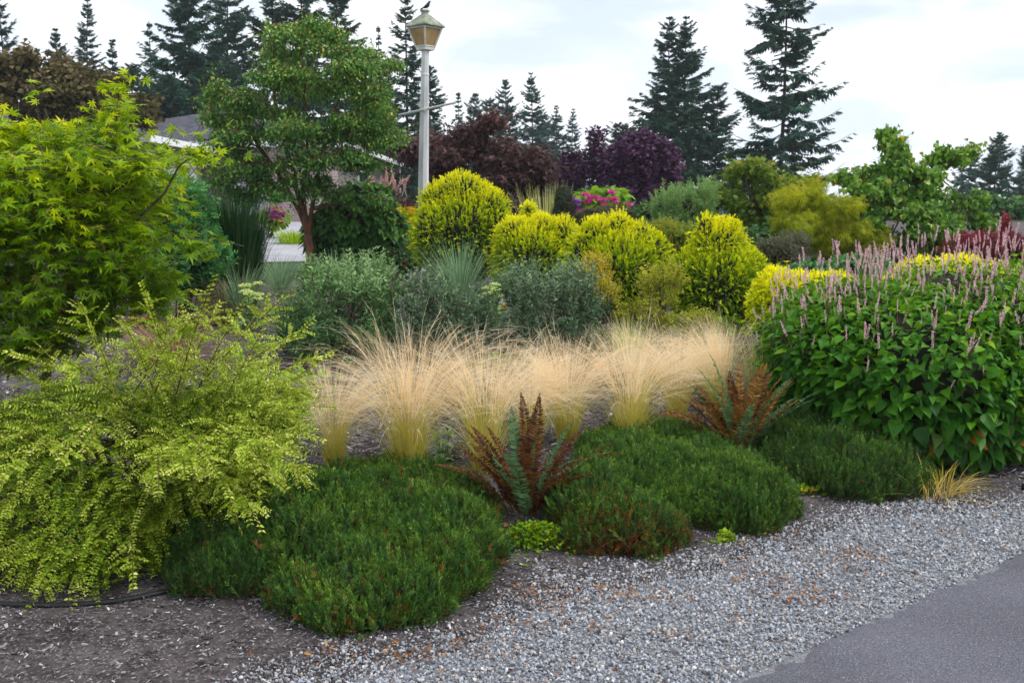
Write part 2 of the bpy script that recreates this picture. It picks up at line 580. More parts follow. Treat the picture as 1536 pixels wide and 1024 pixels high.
# ---- gravel verge
def verge():
    m = Mesh()
    xs = np.linspace(-1.0, 6.2, 90); vs = np.linspace(0, 1, 24)
    X = np.repeat(xs[:, None], 24, 1)
    yb = np.interp(xs, [b[0] for b in BED], [b[1] for b in BED]) - .30 + .03 * np.sin(xs * 13)
    Y = 1.9 + (yb[:, None] - 1.9) * vs[None]
    f = [(i * 24 + j, (i + 1) * 24 + j, (i + 1) * 24 + j + 1, i * 24 + j + 1) for i in range(89) for j in range(23)]
    m.add(np.stack([X, Y, gz(X, Y) + .003], -1).reshape(-1, 3), [f])
    struct(m.build("verge", surf("gravel_fines", (.12, .122, .132), (.25, .255, .28), 120, .95, .5, 8), smooth=True))
M_grav = leafmat("gravel_stone", [(0, (.075, .07, .075)), (.2, (.22, .235, .265)), (.5, (.37, .395, .44)), (.72, (.50, .525, .57)), (.84, (.40, .32, .26)), (1, (.72, .72, .73))], trans=0, rough=.85, spec=.3)
def ico(g, j=.22):
    p = (1 + 5 ** .5) / 2
    v = np.array([(-1, p, 0), (1, p, 0), (-1, -p, 0), (1, -p, 0), (0, -1, p), (0, 1, p), (0, -1, -p), (0, 1, -p), (p, 0, -1), (p, 0, 1), (-p, 0, -1), (-p, 0, 1)], float)
    v = nrm(v) * g.uniform(1 - j, 1 + j, (12, 1))
    f = np.array([(0, 11, 5), (0, 5, 1), (0, 1, 7), (0, 7, 10), (0, 10, 11), (1, 5, 9), (5, 11, 4), (11, 10, 2), (10, 7, 6), (7, 1, 8), (3, 9, 4), (3, 4, 2), (3, 2, 6), (3, 6, 8), (3, 8, 9), (4, 9, 5), (2, 4, 11), (6, 2, 10), (8, 6, 7), (9, 8, 1)])
    return v, [f]
BED = [(-3.2, 2.2), (-1.6, 2.55), (-.95, 3.15), (-.2, 3.62), (.15, 4.05), (.75, 4.32), (1.35, 4.72), (1.75, 5.1), (2.6, 5.25), (3.4, 5.45), (6, 6.2)]
verge()
def bed_y(x):
    return np.interp(x, [b[0] for b in BED], [b[1] for b in BED])
def rand_rot(n, g):
    q = nrm(g.normal(size=(n, 4)))
    a, b, c, d = q.T
    return np.stack([1 - 2 * (c * c + d * d), 2 * (b * c - a * d), 2 * (b * d + a * c), 2 * (b * c + a * d), 1 - 2 * (b * b + d * d), 2 * (c * d - a * b),
                     2 * (b * d - a * c), 2 * (c * d + a * b), 1 - 2 * (b * b + c * c)], 1).reshape(n, 3, 3)
g = np.random.default_rng(3)
m = Mesh()
N = 430000
x = g.uniform(-2.2, 5.8, N); y = g.uniform(2.4, 6.4, N)
dist = bed_y(x) - y                                # > 0 on the gravel side
rs_ = road_side(x, y)
pk = np.clip((dist + .10 + .06 * np.sin(x * 7) + .05 * np.sin(x * 17 + y * 9)) / .50, 0, 1) ** .9
pk = pk * np.where(rs_ > 0, np.exp(-rs_ / .035) * .42 + np.exp(-rs_ / .3) * .005, 1)
pk = pk * np.clip((x + 1.7) / 1.1 + .12, 0.36, 1)
ok = g.random(N) < pk * .92
ok &= (np.abs(x) < .55 * y + .6) | (x > 2)
x, y, dist, rs_ = x[ok], y[ok], dist[ok], rs_[ok]
n = len(x)
size = np.where(g.random(n) < .3, .0018 + .0018 * g.random(n), .0028 + .0044 * g.random(n) ** 2)
size *= np.where(rs_ > 0, .6, 1)
z = gz(x, y) + size * .35 + g.random(n) * .012 * np.clip(dist * 4, 0, 1) * (rs_ < 0)
tint = g.beta(1.6, 1.6, n)
tint = np.where(g.random(n) < .06, g.uniform(.0, .15, n), tint)
idx = g.integers(0, 5, n)
for q in range(5):
    kk = idx == q
    sz = size[kk, None] * g.uniform(.75, 1.3, (kk.sum(), 3)) * (1.15, 1.15, .7)
    m.inst(ico(g), np.column_stack([x, y, z])[kk], rand_rot(kk.sum(), g), sz, 0, tint[kk])
struct(m.build("gravel", M_grav), "stuff")
print("gravel", n)

# ---- bark chips over the bed and the verge
M_chip = leafmat("bark_chip", [(0, (.022, .018, .018)), (.35, (.068, .052, .052)), (.6, (.16, .145, .16)), (.85, (.36, .35, .38)), (1, (.62, .61, .62))], trans=0, rough=.9, spec=.2)
def chipt(g):
    v = np.array([(-.5, -1, -.2), (.5, -1, -.2), (.5, 1, -.2), (-.5, 1, -.2), (-.5, -1, .2), (.5, -1, .2), (.5, 1, .2), (-.5, 1, .2)], float)
    v += g.normal(0, .13, v.shape)
    return v, [np.array([(0, 3, 2, 1), (4, 5, 6, 7), (0, 1, 5, 4), (1, 2, 6, 5), (2, 3, 7, 6), (3, 0, 4, 7)])]
m = Mesh()
def chips(x, y, smin, smax, tmean):
    n = len(x)
    z = gz(x, y) + .004 + g.random(n) * .008
    d = nrm(np.column_stack([g.normal(size=(n, 2)), g.normal(0, .18, n)]))
    fr = frames(d, nrm(UP + g.normal(0, .3, (n, 3))))
    ln = g.uniform(smin, smax, n)
    sz = np.column_stack([ln * g.uniform(.2, .95, n), ln, ln * .35])
    id_ = g.integers(0, 4, n); ti = np.clip(g.normal(tmean, .22, n), 0, 1)
    for q in range(4):
        kk = id_ == q
        m.inst(chipt(g), np.column_stack([x, y, z])[kk], fr[kk], sz[kk], 0, ti[kk])
n = 110000
x = g.uniform(-3, 4.5, n); y = g.uniform(2.5, 6.5, n); dd = bed_y(x) - y
ok = (g.random(n) < np.where(dd > .12, np.clip(1 - (x + 1.5) / 1.0, .035, 1), 1)) & (road_side(x, y) < 0) & (np.abs(x) < .58 * y + .3)
chips(x[ok], y[ok], .0025, .0085, .50)
n = 2600
x = g.uniform(-2.5, 0.2, n); y = g.uniform(2.5, 4.6, n)
chips(x, y, .004, .013, .52)
n = 26000
y = 5.5 + 10 * g.random(n) ** 1.4; x = g.uniform(-.56, .56, n) * y
chips(x, y, .008, .024, .46)
struct(m.build("bark_mulch", M_chip), "stuff")

# ---- dry fallen leaves and heather trimmings on the gravel
M_dry = leafmat("dry_leaf", [(0, (.06, .024, .014)), (.5, (.18, .078, .035)), (1, (.36, .20, .09))], trans=.15, rough=.7)
m = Mesh()
cx, cy = [], []
for (px, py, k) in [(500, 985, 14), (600, 990, 40), (690, 960, 18), (720, 985, 14), (920, 890, 30), (980, 900, 26), (800, 890, 34), (830, 915, 16), (860, 945, 22),
                    (1120, 850, 22), (1150, 870, 26), (1200, 900, 40), (1230, 885, 24), (1260, 860, 18), (1290, 835, 36), (1270, 842, 24), (1180, 805, 16),
                    (1400, 800, 20), (300, 975, 8), (200, 1000, 10), (1000, 960, 10), (760, 935, 16), (1090, 935, 10), (690, 880, 14), (1400, 735, 14)]:
    p = ground(px, py)
    k = int(k * 1.5)
    cx.append(p[0] + g.normal(0, .09, k)); cy.append(p[1] + g.normal(0, .045, k))
n = 260
cx.append(g.uniform(-2, 4, n)); yy = g.uniform(2.6, 5.5, n); cy.append(yy)
x = np.concatenate(cx); y = np.concatenate(cy)
ok = (bed_y(x) - y > -.1) & (road_side(x, y) < .0)
x, y = x[ok], y[ok]; n = len(x)
d = nrm(np.column_stack([g.normal(size=(n, 2)), g.normal(0, .3, n)]))
m.inst(OVATE_FLAT, np.column_stack([x, y, gz(x, y) + .016 + .006 * g.random(n)]), frames(d, nrm(UP + g.normal(0, .5, (n, 3)))),
       np.column_stack([g.uniform(.004, .013, n), g.uniform(.012, .034, n), g.uniform(.01, .04, n)]), 0, g.random(n))
n = 420                                            # thin dry twigs and needles
x = g.uniform(-1.8, 3.6, n); y = g.uniform(2.6, 5.4, n)
ok = (bed_y(x) - y > -.15) & (road_side(x, y) < .05)
x, y = x[ok], y[ok]; n = len(x)
d = nrm(np.column_stack([g.normal(size=(n, 2)), g.normal(0, .12, n)]))
m.inst(DIAMOND, np.column_stack([x, y, gz(x, y) + .017]), frames(d, np.tile(UP, (n, 1))), np.column_stack([np.full(n, .003), g.uniform(.02, .06, n), np.full(n, .01)]), 0, g.random(n))
struct(m.build("fallen_leaves", M_dry), "stuff")

# ================================================================ FOREGROUND PLANTS
M_wood = surf("shrub_wood", (.05, .032, .022), (.11, .07, .045), 30, .9, .2)
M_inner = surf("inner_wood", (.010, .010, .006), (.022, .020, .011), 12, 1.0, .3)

# ---- heather mounds
M_hea = leafmat("heather_needles", [(0, (.24, .085, .03)), (.12, (.12, .07, .02)), (.25, (.014, .045, .017)), (.5, (.034, .092, .023)), (.75, (.085, .165, .032)), (1, (.20, .27, .055))], trans=.15, rough=.55)
def heather(label, base, clumps, n, seed, bronze=0.0, dark=0.0):
    g = np.random.default_rng(seed)
    t = thing("heather_mound", label, "heather", base, "low heather mounds edging the gravel")
    ml, ms = Mesh(), Mesh()
    P, Nn = inblobs(clumps, int(n * 2.2), g, 3.2, zmin=.0)
    ok = P[:, 2] > gz(P[:, 0], P[:, 1]) - .01
    P, Nn = P[ok][:n], Nn[ok][:n]
    D = nrm(Nn * .55 + UP * .75 + g.normal(0, .30, P.shape))
    P = P + Nn * (.034 * np.sin(P[:, 0] * 15 + seed) * np.sin(P[:, 1] * 13 + P[:, 2] * 11) + .016 * np.sin(P[:, 0] * 41 + seed) * np.sin(P[:, 1] * 37) + g.normal(0, .014, len(P)))[:, None]
    LN = .045 + .09 * g.random(len(P)) ** 1.4
    LN = np.where(g.random(len(P)) < .025, LN * 1.8, LN)
    big = .07 * np.sin(P[:, 0] * 9 + seed) * np.sin(P[:, 1] * 8 + P[:, 2] * 11) + .05 * np.sin(P[:, 0] * 23 + P[:, 1] * 19)
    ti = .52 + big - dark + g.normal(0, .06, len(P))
    # bronze flower remains low on the outside of the mound
    low = P[:, 2] - gz(P[:, 0], P[:, 1])
    br = (g.random(len(P)) < bronze * np.clip(1.0 - low / .26, .04, 1) * (.5 + .5 * np.sin(P[:, 0] * 7 + seed) ** 2))
    ti = np.where(br, np.where(g.random(len(P)) < .6, -.06, .22), ti)
    twigs(ml, ms, P - D * LN[:, None] * .8, D, LN, 9, .2, 0, 28, .18, .024, .22, .35, DIAMOND, .0012, ti, .10, .34, g=g, taper=.35)
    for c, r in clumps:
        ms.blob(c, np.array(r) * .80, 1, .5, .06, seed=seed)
    ml.build("foliage", M_hea, t)
    ms.build("stems", [M_wood, M_inner], t)
    return t

def gpos(px, py, dz=0):
    p = ground(px, py); p[2] += dz
    return p
# main left mound
def hc(px, py_foot, py_top, halfw, depth, front=None):
    """ellipsoid whose front foot is at pixel py_foot, top at pixel py_top, half width in pixels"""
    p = ground(px, py_foot)
    rx = halfw * p[1] / F
    c = p + np.array([0, depth, 0]); c[0] = (px - 768) / F * c[1]
    ztop = at(px, py_top, c[1] + depth * .25)[2]
    zg = float(gz(c[0], c[1]))
    c[2] = zg + .03
    return (c, np.array([rx * c[1] / p[1], depth, max(.12, ztop - c[2])]))
A = hc(560, 958, 790, 165, .55)
A3 = hc(560, 880, 706, 185, .75)
A4 = hc(480, 900, 716, 110, .6)
A2 = hc(660, 905, 745, 92, .50)
B_ = hc(350, 905, 795, 118, .42)
B2 = hc(390, 865, 728, 125, .6)
heather("broad dark green heather mound with orange tips at the gravel edge", A[0], [A, A2, A3, A4], 27000, 5, .16)
heather("darkest heather mound, half under the overhanging lemon honeysuckle", B_[0], [B_, B2], 14000, 6, .02, .14)  # lowered tint paints the honeysuckle's shade into the needle colour
C1 = hc(960, 800, 655, 100, .68)
C5 = hc(1040, 800, 668, 110, .66)
C6 = hc(1000, 770, 645, 130, .75)
C2 = hc(1105, 808, 682, 96, .48)
C3 = hc(895, 835, 700, 62, .36)
heather("rounded heather mound in the middle with bright green tips, lowering to the right", C1[0], [C1, C2, C5, C6], 27000, 7, .03)
C4 = hc(935, 838, 745, 100, .20)
heather("small reddish brown heather in front of the middle mound", C4[0], [C3, C4], 6500, 8, 1.1)
D1 = hc(1270, 757, 632, 128, .62)
D2 = hc(1210, 735, 620, 60, .62)
heather("smooth dark heather mound below the pink flowered knotweed", D1[0], [D1, D2], 12000, 9, .0, .06)

# ---- lemon variegated box honeysuckle
M_lon = leafmat("lemon_leaf", [(0, (.045, .095, .010)), (.3, (.11, .19, .018)), (.6, (.24, .32, .045)), (.85, (.43, .48, .12)), (1, (.60, .62, .25))], trans=.25, rough=.45)
M_lst = surf("honeysuckle_stem", (.09, .045, .025), (.16, .09, .045), 40, .8, .1)
g = np.random.default_rng(21)
lb = gpos(175, 820)
lb[1] += .45; lb[2] = float(gz(lb[0], lb[1]))
t = thing("box_honeysuckle", "sprawling lemon variegated honeysuckle shrub with long arching shoots, over the black hose", "honeysuckle", lb)
ml, ms = Mesh(), Mesh()
clL = [clump(210, 690, 215, 120, 4.4, .55), clump(60, 760, 150, 130, 4.2, .5), clump(120, 640, 150, 70, 4.6, .5), clump(330, 640, 130, 70, 4.4, .45),
       clump(140, 800, 120, 75, 4.0, .35), clump(-60, 720, 140, 140, 4.4, .5)]
P, Nn = inblobs(clL, 6400, g, 1.2)
ok = P[:, 2] > gz(P[:, 0], P[:, 1]) + .02
P, Nn = P[ok], Nn[ok]
cen = lb + UP * .35
D = nrm(nrm(P - cen) * (1, 1, .5) * .9 + g.normal(0, .30, P.shape) + UP * .12)
LN = g.uniform(.14, .30, len(P))
blot = .10 * np.sin(P[:, 0] * 6 + 1) * np.sin(P[:, 2] * 9 + P[:, 1] * 5)
twigs(ml, ms, P - D * LN[:, None] * .6, D, LN, 15, .06, .15, 62, .17, .0205, .55, .22, FOLD, .0011, .36 + blot + g.normal(0, .10, len(P)), .10, .48, roll=.4, g=g, taper=.45)
# long shoots with side twigs
tips = [(212, 425), (322, 415), (330, 455), (445, 430), (470, 480), (120, 455), (30, 490), (-30, 520), (375, 440), (500, 530), (520, 515), (470, 560), (490, 595), (500, 610),
        (485, 660), (465, 720), (300, 470), (255, 470), (180, 475), (95, 540), (420, 540), (445, 500), (60, 600), (20, 650), (395, 495), (350, 520), (270, 520), (330, 570), (240, 560),
        (460, 700), (430, 735), (150, 520), (205, 510), (100, 905), (40, 915), (200, 880), (-20, 880), (300, 770), (160, 915), (70, 930), (345, 745), (430, 620), (400, 580), (455, 640)]
for q in range(46):
    if q < 24:
        tips.append((g.uniform(380, 492), g.uniform(570, 748)))
    elif q < 36:
        tips.append((g.uniform(230, 420), g.uniform(700, 800)))
    else:
        tips.append((g.uniform(-40, 120), g.uniform(560, 860)))
for i, (px, py) in enumerate(tips):
    Yt = g.uniform(3.9, 4.9) if py < 700 else g.uniform(3.55, 3.95)
    tip = at(px, py, Yt)
    s = cen + g.normal(0, .1, 3) + UP * (-.1)
    ctrl = s * .45 + tip * .55 + UP * (.10 if py < 700 else .30)
    tt = np.linspace(0, 1, 12)[:, None]
    c = (1 - tt) ** 2 * s + 2 * tt * (1 - tt) * ctrl + tt * tt * tip
    ms.tube(c, np.linspace(.0042, .0012, 12), 5, caps=False)
    ln = np.linalg.norm(tip - s)
    # side twigs
    ns = int(22 * ln)
    tq = g.uniform(.38, .90, ns)
    Ps = np.stack([np.interp(tq, tt[:, 0], c[:, k]) for k in range(3)], 1)
    Tn = nrm(np.stack([np.interp(tq, tt[:, 0], np.gradient(c[:, k])) for k in range(3)], 1))
    sd = nrm(np.cross(Tn, nrm(UP + g.normal(0, .5, Tn.shape)))) * np.where(g.random(ns) < .5, -1, 1)[:, None]
    Dt = nrm(Tn * .6 + sd * .8 + g.normal(0, .15, Tn.shape))
    twigs(ml, ms, Ps, Dt, (1.05 - tq) * .30 + .03, 11, .1, .15, 62, .15, .0195, .55, .25, FOLD, .001, .62, .12, .2, g=g, taper=.4)
    k = 11
    twigs(ml, ms, c[4:11], c[5:12] - c[4:11], np.linalg.norm(c[5:12] - c[4:11], axis=1), 5, .05, 0, 60, .15, .021, .55, .2, FOLD, 0, .66, .12, 0, g=g, taper=.0)
ml.build("foliage", M_lon, t)
ms.build("stems", M_lst, t)

# ---- feathery blond grasses
M_blade = leafmat("stipa_blade", [(0, (.19, .22, .04)), (.5, (.36, .36, .09)), (1, (.56, .47, .18))], trans=.3, rough=.6)
M_plume = leafmat("stipa_plume", [(0, (.40, .29, .15)), (.5, (.70, .57, .37)), (1, (.92, .84, .66))], trans=.35, rough=.7)
def stipa_meshes(seed, nb=300, npl=380):
    g = np.random.default_rng(seed)
    b = Mesh(); p = Mesh()
    def arcs(n, k, ln, lean, sag, az, r0):
        t = np.linspace(0, 1, k)[None, :, None]
        st = np.column_stack([np.cos(az) * r0, np.sin(az) * r0, np.zeros(n)])
        d = np.column_stack([np.cos(az), np.sin(az), np.zeros(n)])
        out = ln[:, None, None] * (np.sin(lean)[:, None, None] * t * .55 + sag[:, None, None] * t ** 2.6)
        z = ln[:, None, None] * (np.cos(lean)[:, None, None] * t - .42 * sag[:, None, None] * t ** 3.2)
        return st[:, None] + d[:, None] * out + UP * z
    lk = g.uniform(0, 6.283, 11); lw_ = g.normal(0, .12, 11); wind = g.uniform(0, 6.28)
    kk = g.integers(0, 11, nb)
    az = lk[kk] + g.normal(0, .45, nb); r0 = .072 * np.sqrt(g.random(nb))
    ln = g.uniform(.22, .62, nb)
    C = arcs(nb, 6, ln, np.abs(g.normal(.12, .26, nb)), g.uniform(.0, .75, nb), az, r0)
    b.ribbon(C, np.linspace(1, .35, 6)[None] * .0026, nrm(g.normal(size=(nb, 3)) * (1, 1, .1)), 0, np.clip(g.normal(.5, .22, nb), 0, 1))
    kk = g.integers(0, 11, npl)
    az = lk[kk] + g.normal(0, .26, npl); r0 = .065 * np.sqrt(g.random(npl))
    ln = g.uniform(.52, .88, npl)
    C = arcs(npl, 9, ln * (1 + lw_[kk]), np.abs(g.normal(.07, .11, npl)), np.clip(.42 + 2.0 * lw_[kk] + g.normal(0, .20, npl), .04, 1.15), az, r0)
    C[:, 3:, :2] += np.cumsum(g.normal(0, .006, (npl, 6, 2)), 1)
    b.ribbon(C[:, :6], np.linspace(1, .6, 6)[None] * .0018, nrm(g.normal(size=(npl, 3)) * (1, 1, .1)), 0, np.clip(g.normal(.72, .2, npl), 0, 1))
    p.ribbon(C[:, 5:], np.linspace(.0022, .0010, 4)[None], nrm(g.normal(size=(npl, 3)) * (1, 1, .1)), 0, np.clip(g.normal(.5, .2, npl), 0, 1))
    # long silky awns
    na = 9
    tq = g.uniform(.66, 1.0, (npl, na))
    gi = np.linspace(0, 1, 9)
    ix = np.clip((tq * 8).astype(int), 0, 7); fr = tq * 8 - ix
    r_ = np.arange(npl)[:, None]
    S = C[r_, ix] * (1 - fr[..., None]) + C[r_, ix + 1] * fr[..., None]
    Tn = nrm(C[r_, ix + 1] - C[r_, ix])
    S = S.reshape(-1, 3); Tn = Tn.reshape(-1, 3); n = len(S)
    D = nrm(Tn + g.normal(0, .15, (n, 3)))
    LA = g.uniform(.08, .22, n)
    t = np.linspace(0, 1, 4)[None, :, None]
    A = S[:, None] + D[:, None] * LA[:, None, None] * t - UP * (LA * g.uniform(.05, .4, n))[:, None, None] * t * t
    p.ribbon(A, np.linspace(1, .4, 4)[None] * .0012, nrm(g.normal(size=(n, 3))), 0, np.clip(g.normal(.55, .2, n), 0, 1))
    return b, p
protos = {}
def stipa(label, px, py, scale, kind, rz, Y=None):
    p = ground(px, py) if Y is None else at(px, py, Y)
    p[2] = float(gz(p[0], p[1])) - .01
    if kind in protos:
        return dup(protos[kind], p, rz, scale, label)
    t = thing("feather_grass", label, "ornamental grass", p, "feathery blond grass clumps in the bed")
    b, pl = stipa_meshes(40 + kind)
    b.build("blades", M_blade, t, world=False); pl.build("plumes", M_plume, t, world=False)
    t.scale = (scale,) * 3 if np.isscalar(scale) else scale; t.rotation_euler.z = rz
    protos[kind] = t
    return t
stipa("tall blond feather grass with the widest plumes, second from the honeysuckle", 612, 712, 1.06, 0, .3)
stipa("blond feather grass rising directly behind the dark brown fern", 728, 706, .96, 4, 1.0)
stipa("full blond feather grass standing behind the middle heather mound", 945, 668, .92, 2, 2.0)
stipa("small thin feather grass next to the tips of the honeysuckle", 500, 704, (.62, .62, .76), 1, 2.2)
stipa("loose feather grass between the fern clump and the full grass", 850, 660, .82, 3, 4.0)
stipa("blond feather grass behind the rusty fern, nearest the pink knotweed", 1085, 632, .88, 5, 4.4)
stipa("blond feather grass tucked behind the gap between two fuller clumps", 1015, 630, .76, 3, 5.2)
stipa("leaning feather grass filling the middle of the row", 795, 672, .80, 6, .9)

# ---- sword ferns
M_fb = leafmat("fern_brown", [(0, (.035, .016, .008)), (.35, (.10, .042, .016)), (.7, (.19, .105, .030)), (1, (.32, .21, .07))], trans=.2, rough=.6)
M_fg = leafmat("fern_green", [(0, (.03, .05, .022)), (.5, (.075, .15, .065)), (1, (.14, .24, .11))], trans=.25, rough=.5)
def frond_mesh(seed, mat, arch, tint):
    g = np.random.default_rng(seed)
    m = Mesh()
    k = 48
    t = np.linspace(0, 1, k)
    th = R(88) - arch * t ** 1.6
    dy = np.cos(th) / k; dz = np.sin(th) / k
    wob = np.cumsum(g.normal(0, .0022, k)) + g.normal(0, .08) * t ** 2
    C = np.column_stack([wob, np.cumsum(dy), np.cumsum(dz)])
    m.tube(C, np.linspace(.006, .0015, k), 5, 0, tint + .15, caps=False)
    Tn = nrm(np.gradient(C, axis=0))
    side0 = np.array([1., 0, 0])
    for s in (-1, 1):
        tt = t[3:]
        pl = .098 * np.minimum(1, (tt - .02) * 5) * np.clip(1.06 - tt ** 3.2, .08, 1) * g.uniform(.85, 1.12, len(tt))
        cup = nrm(np.cross(np.tile(side0, (len(tt), 1)), Tn[3:]))
        D = nrm(side0 * s + Tn[3:] * g.uniform(.25, .5, (len(tt), 1)) + cup * g.normal(.18, .22, (len(tt), 1)))
        fr = frames(D, cup + g.normal(0, .3, cup.shape))
        m.inst(OVATE_FLAT, C[3:], fr, np.column_stack([np.full(len(tt), .026), pl, pl * .8]), 0, np.clip(tint + g.normal(0, .16, len(tt)), 0, 1))
    return m.build("frond", mat, world=False)
fr_protos = [frond_mesh(60, M_fb, .55, .22), frond_mesh(61, M_fb, .9, .36), frond_mesh(62, M_fb, .35, .66), frond_mesh(63, M_fg, .4, .5), frond_mesh(64, M_fg, .7, .42), frond_mesh(65, M_fb, 1.75, .15), frond_mesh(66, M_fb, 1.35, .5)]
used_fr = set()
def fern(label, px, py, Y, spec, size):
    p = at(px, py, Y); p[2] = float(gz(p[0], p[1])) + .02
    t = thing("sword_fern", label, "fern", p, "sword ferns between the heather mounds")
    for (kind, az, lean, ln, off) in spec:
        o = fr_protos[kind]
        if kind in used_fr:
            o = o.copy(); sc.collection.objects.link(o)
        used_fr.add(kind)
        o.parent = t
        a = R(az)
        o.location = (math.sin(a) * off, math.cos(a) * off, 0)
        o.rotation_euler = (-R(lean), R(g.uniform(-12, 12)), -a)
        s = ln * size
        o.scale = (s, s, s)
    return t
g = np.random.default_rng(70)
def fernspec(n, kinds, w, l0, l1, rng_az):
    out = []
    for i in range(n):
        az = rng_az[0] + (rng_az[1] - rng_az[0]) * (i + .5) / n + g.uniform(-12, 12)
        out.append((int(g.choice(kinds, p=w)), az, g.uniform(6, 42), g.uniform(l0, l1), g.uniform(.01, .10)))
    return out
fern("dark brown sword fern with drooping dead fronds above the bright ground cover", 785, 790, 4.72,
     fernspec(32, [0, 1, 3, 4, 5, 6], [.32, .18, .15, .13, .14, .08], .32, .50, (-180, 180)) +
     [(0, 85, 44, .56, .03), (1, 75, 34, .52, .03), (0, 100, 52, .48, .03), (0, 88, 36, .54, .02), (1, 95, 60, .42, .02), (0, 60, 24, .52, .02), (0, -85, 26, .50, .02), (0, -100, 18, .54, .02), (3, 30, 8, .54, .02), (3, 75, 10, .52, .05), (0, -50, 14, .50, .02), (1, -80, 22, .42, .02), (0, -20, 3, .60, .02), (0, 5, 4, .60, .02), (3, -15, 5, .52, .03), (0, 120, 32, .42, .03), (1, 140, 30, .38, .03)], 1.0)
fern("rusty orange sword fern with upright fronds beside the pink knotweed", 1105, 690, 5.75,
     fernspec(24, [1, 2, 3, 0, 6, 4], [.14, .26, .30, .10, .10, .10], .42, .60, (-180, 180)) +
     [(0, -85, 32, .50, .02), (3, -75, 24, .50, .02), (2, -60, 18, .48, .02), (3, -70, 6, .62, .02), (2, -20, 3, .54, .02), (2, 40, 5, .56, .02), (2, 70, 9, .56, .02), (3, 80, 15, .54, .03), (2, 85, 20, .52, .03), (2, 90, 32, .46, .03), (3, 95, 26, .48, .02), (1, -95, 12, .46, .02)], 1.0)

# ---- pink knotweed
M_kw = leafmat("knotweed_leaf", [(0, (.30, .13, .03)), (.06, (.06, .10, .02)), (.2, (.014, .055, .010)), (.5, (.042, .135, .016)), (.8, (.10, .23, .024)), (1, (.20, .32, .035))], trans=.3, rough=.5, spec=.25)
M_spk = leafmat("knotweed_flower", [(0, (.28, .14, .14)), (.4, (.56, .34, .38)), (1, (.76, .60, .64))], trans=.15, rough=.7)
M_kst = surf("knotweed_stem", (.10, .13, .03), (.22, .16, .07), 30, .7, 0)
g = np.random.default_rng(33)
kb = at(1400, 705, 6.2); kb[2] = float(gz(kb[0], kb[1]))
t = thing("pink_knotweed", "big mound of broad dark green leaves with many pink flower spikes", "knotweed", kb)
ml, ms = Mesh(), Mesh()
clK = [clump(1360, 560, 185, 140, 6.2, .85), clump(1480, 550, 165, 140, 6.3, .75), clump(1240, 535, 100, 95, 6.4, .7), clump(1440, 470, 170, 80, 6.5, .8), clump(1430, 628, 115, 66, 5.95, .45),
       clump(1580, 510, 120, 140, 6.6, .8), clump(1290, 470, 120, 55, 6.6, .7)]
P, Nn = inblobs(clK, 30000, g, 2.0)
ok = (P[:, 2] > gz(P[:, 0], P[:, 1]) + .04) & (P[:, 1] < 7.1)
P, Nn = P[ok], Nn[ok]
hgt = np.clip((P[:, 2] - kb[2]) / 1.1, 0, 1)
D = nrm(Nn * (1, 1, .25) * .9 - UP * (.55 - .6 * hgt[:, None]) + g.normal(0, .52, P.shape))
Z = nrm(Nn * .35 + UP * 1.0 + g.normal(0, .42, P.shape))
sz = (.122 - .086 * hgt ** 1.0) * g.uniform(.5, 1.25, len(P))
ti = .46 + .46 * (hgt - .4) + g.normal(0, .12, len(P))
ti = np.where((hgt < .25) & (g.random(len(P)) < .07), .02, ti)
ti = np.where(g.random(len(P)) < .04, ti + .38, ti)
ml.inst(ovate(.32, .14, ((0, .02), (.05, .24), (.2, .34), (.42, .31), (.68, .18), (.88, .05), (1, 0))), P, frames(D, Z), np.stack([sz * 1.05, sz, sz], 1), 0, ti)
for c, r in clK:
    ms.blob(c, r * .74, 1, .5, .08, seed=4)
# flower spikes
def spike_mesh(seed):
    g = np.random.default_rng(seed)
    m = Mesh()
    h = 1.0
    c = np.column_stack([np.linspace(0, g.normal(0, .05), 6), np.linspace(0, g.normal(0, .05), 6), np.linspace(-.9, .15, 6)])
    m.tube(c, np.full(6, .014), 4, 1)
    n = 120
    z = g.random(n) ** .9; a = g.uniform(0, 6.28, n); r = .042 * (1 - .75 * z) + .010
    x0 = np.interp(z * .98, [0, 1], [c[-1, 0], c[-1, 0] * 1.5]); y0 = np.interp(z, [0, 1], [c[-1, 1], c[-1, 1] * 1.5])
    P = np.column_stack([x0 + r * np.cos(a) * .5, y0 + r * np.sin(a) * .5, .12 + z * .88])
    D = np.column_stack([np.cos(a), np.sin(a), g.uniform(.2, 1.6, n)])
    m.inst(DIAMOND, P, frames(nrm(D), nrm(g.normal(size=(n, 3)))), np.column_stack([np.full(n, .042), np.full(n, .062), np.full(n, .042)]) * g.uniform(.7, 1.3, (n, 1)), 0, np.clip(g.normal(.5, .3, n), 0, 1))
    return m
sp_mesh = [spike_mesh(80 + i) for i in range(4)]
sp_obj = [None] * 4
NS = 680
Pp, Np = inblobs(clK, NS * 6, g, 5)
okk = (Np[:, 2] > -.05) & (Pp[:, 2] > kb[2] + .42) & (np.abs(Pp[:, 0]) < .57 * Pp[:, 1])
Pp, Np = Pp[okk], Np[okk]
hh = np.clip((Pp[:, 2] - kb[2]) / 1.1, 0, 1)
sel = g.random(len(Pp)) < .38 + .40 * hh ** 2
Pp, Np = Pp[sel][:NS], Np[sel][:NS]
order = np.argsort(Pp[:, 1] - .0 * Pp[:, 2])
stuff = Mesh()
n_ind = 0
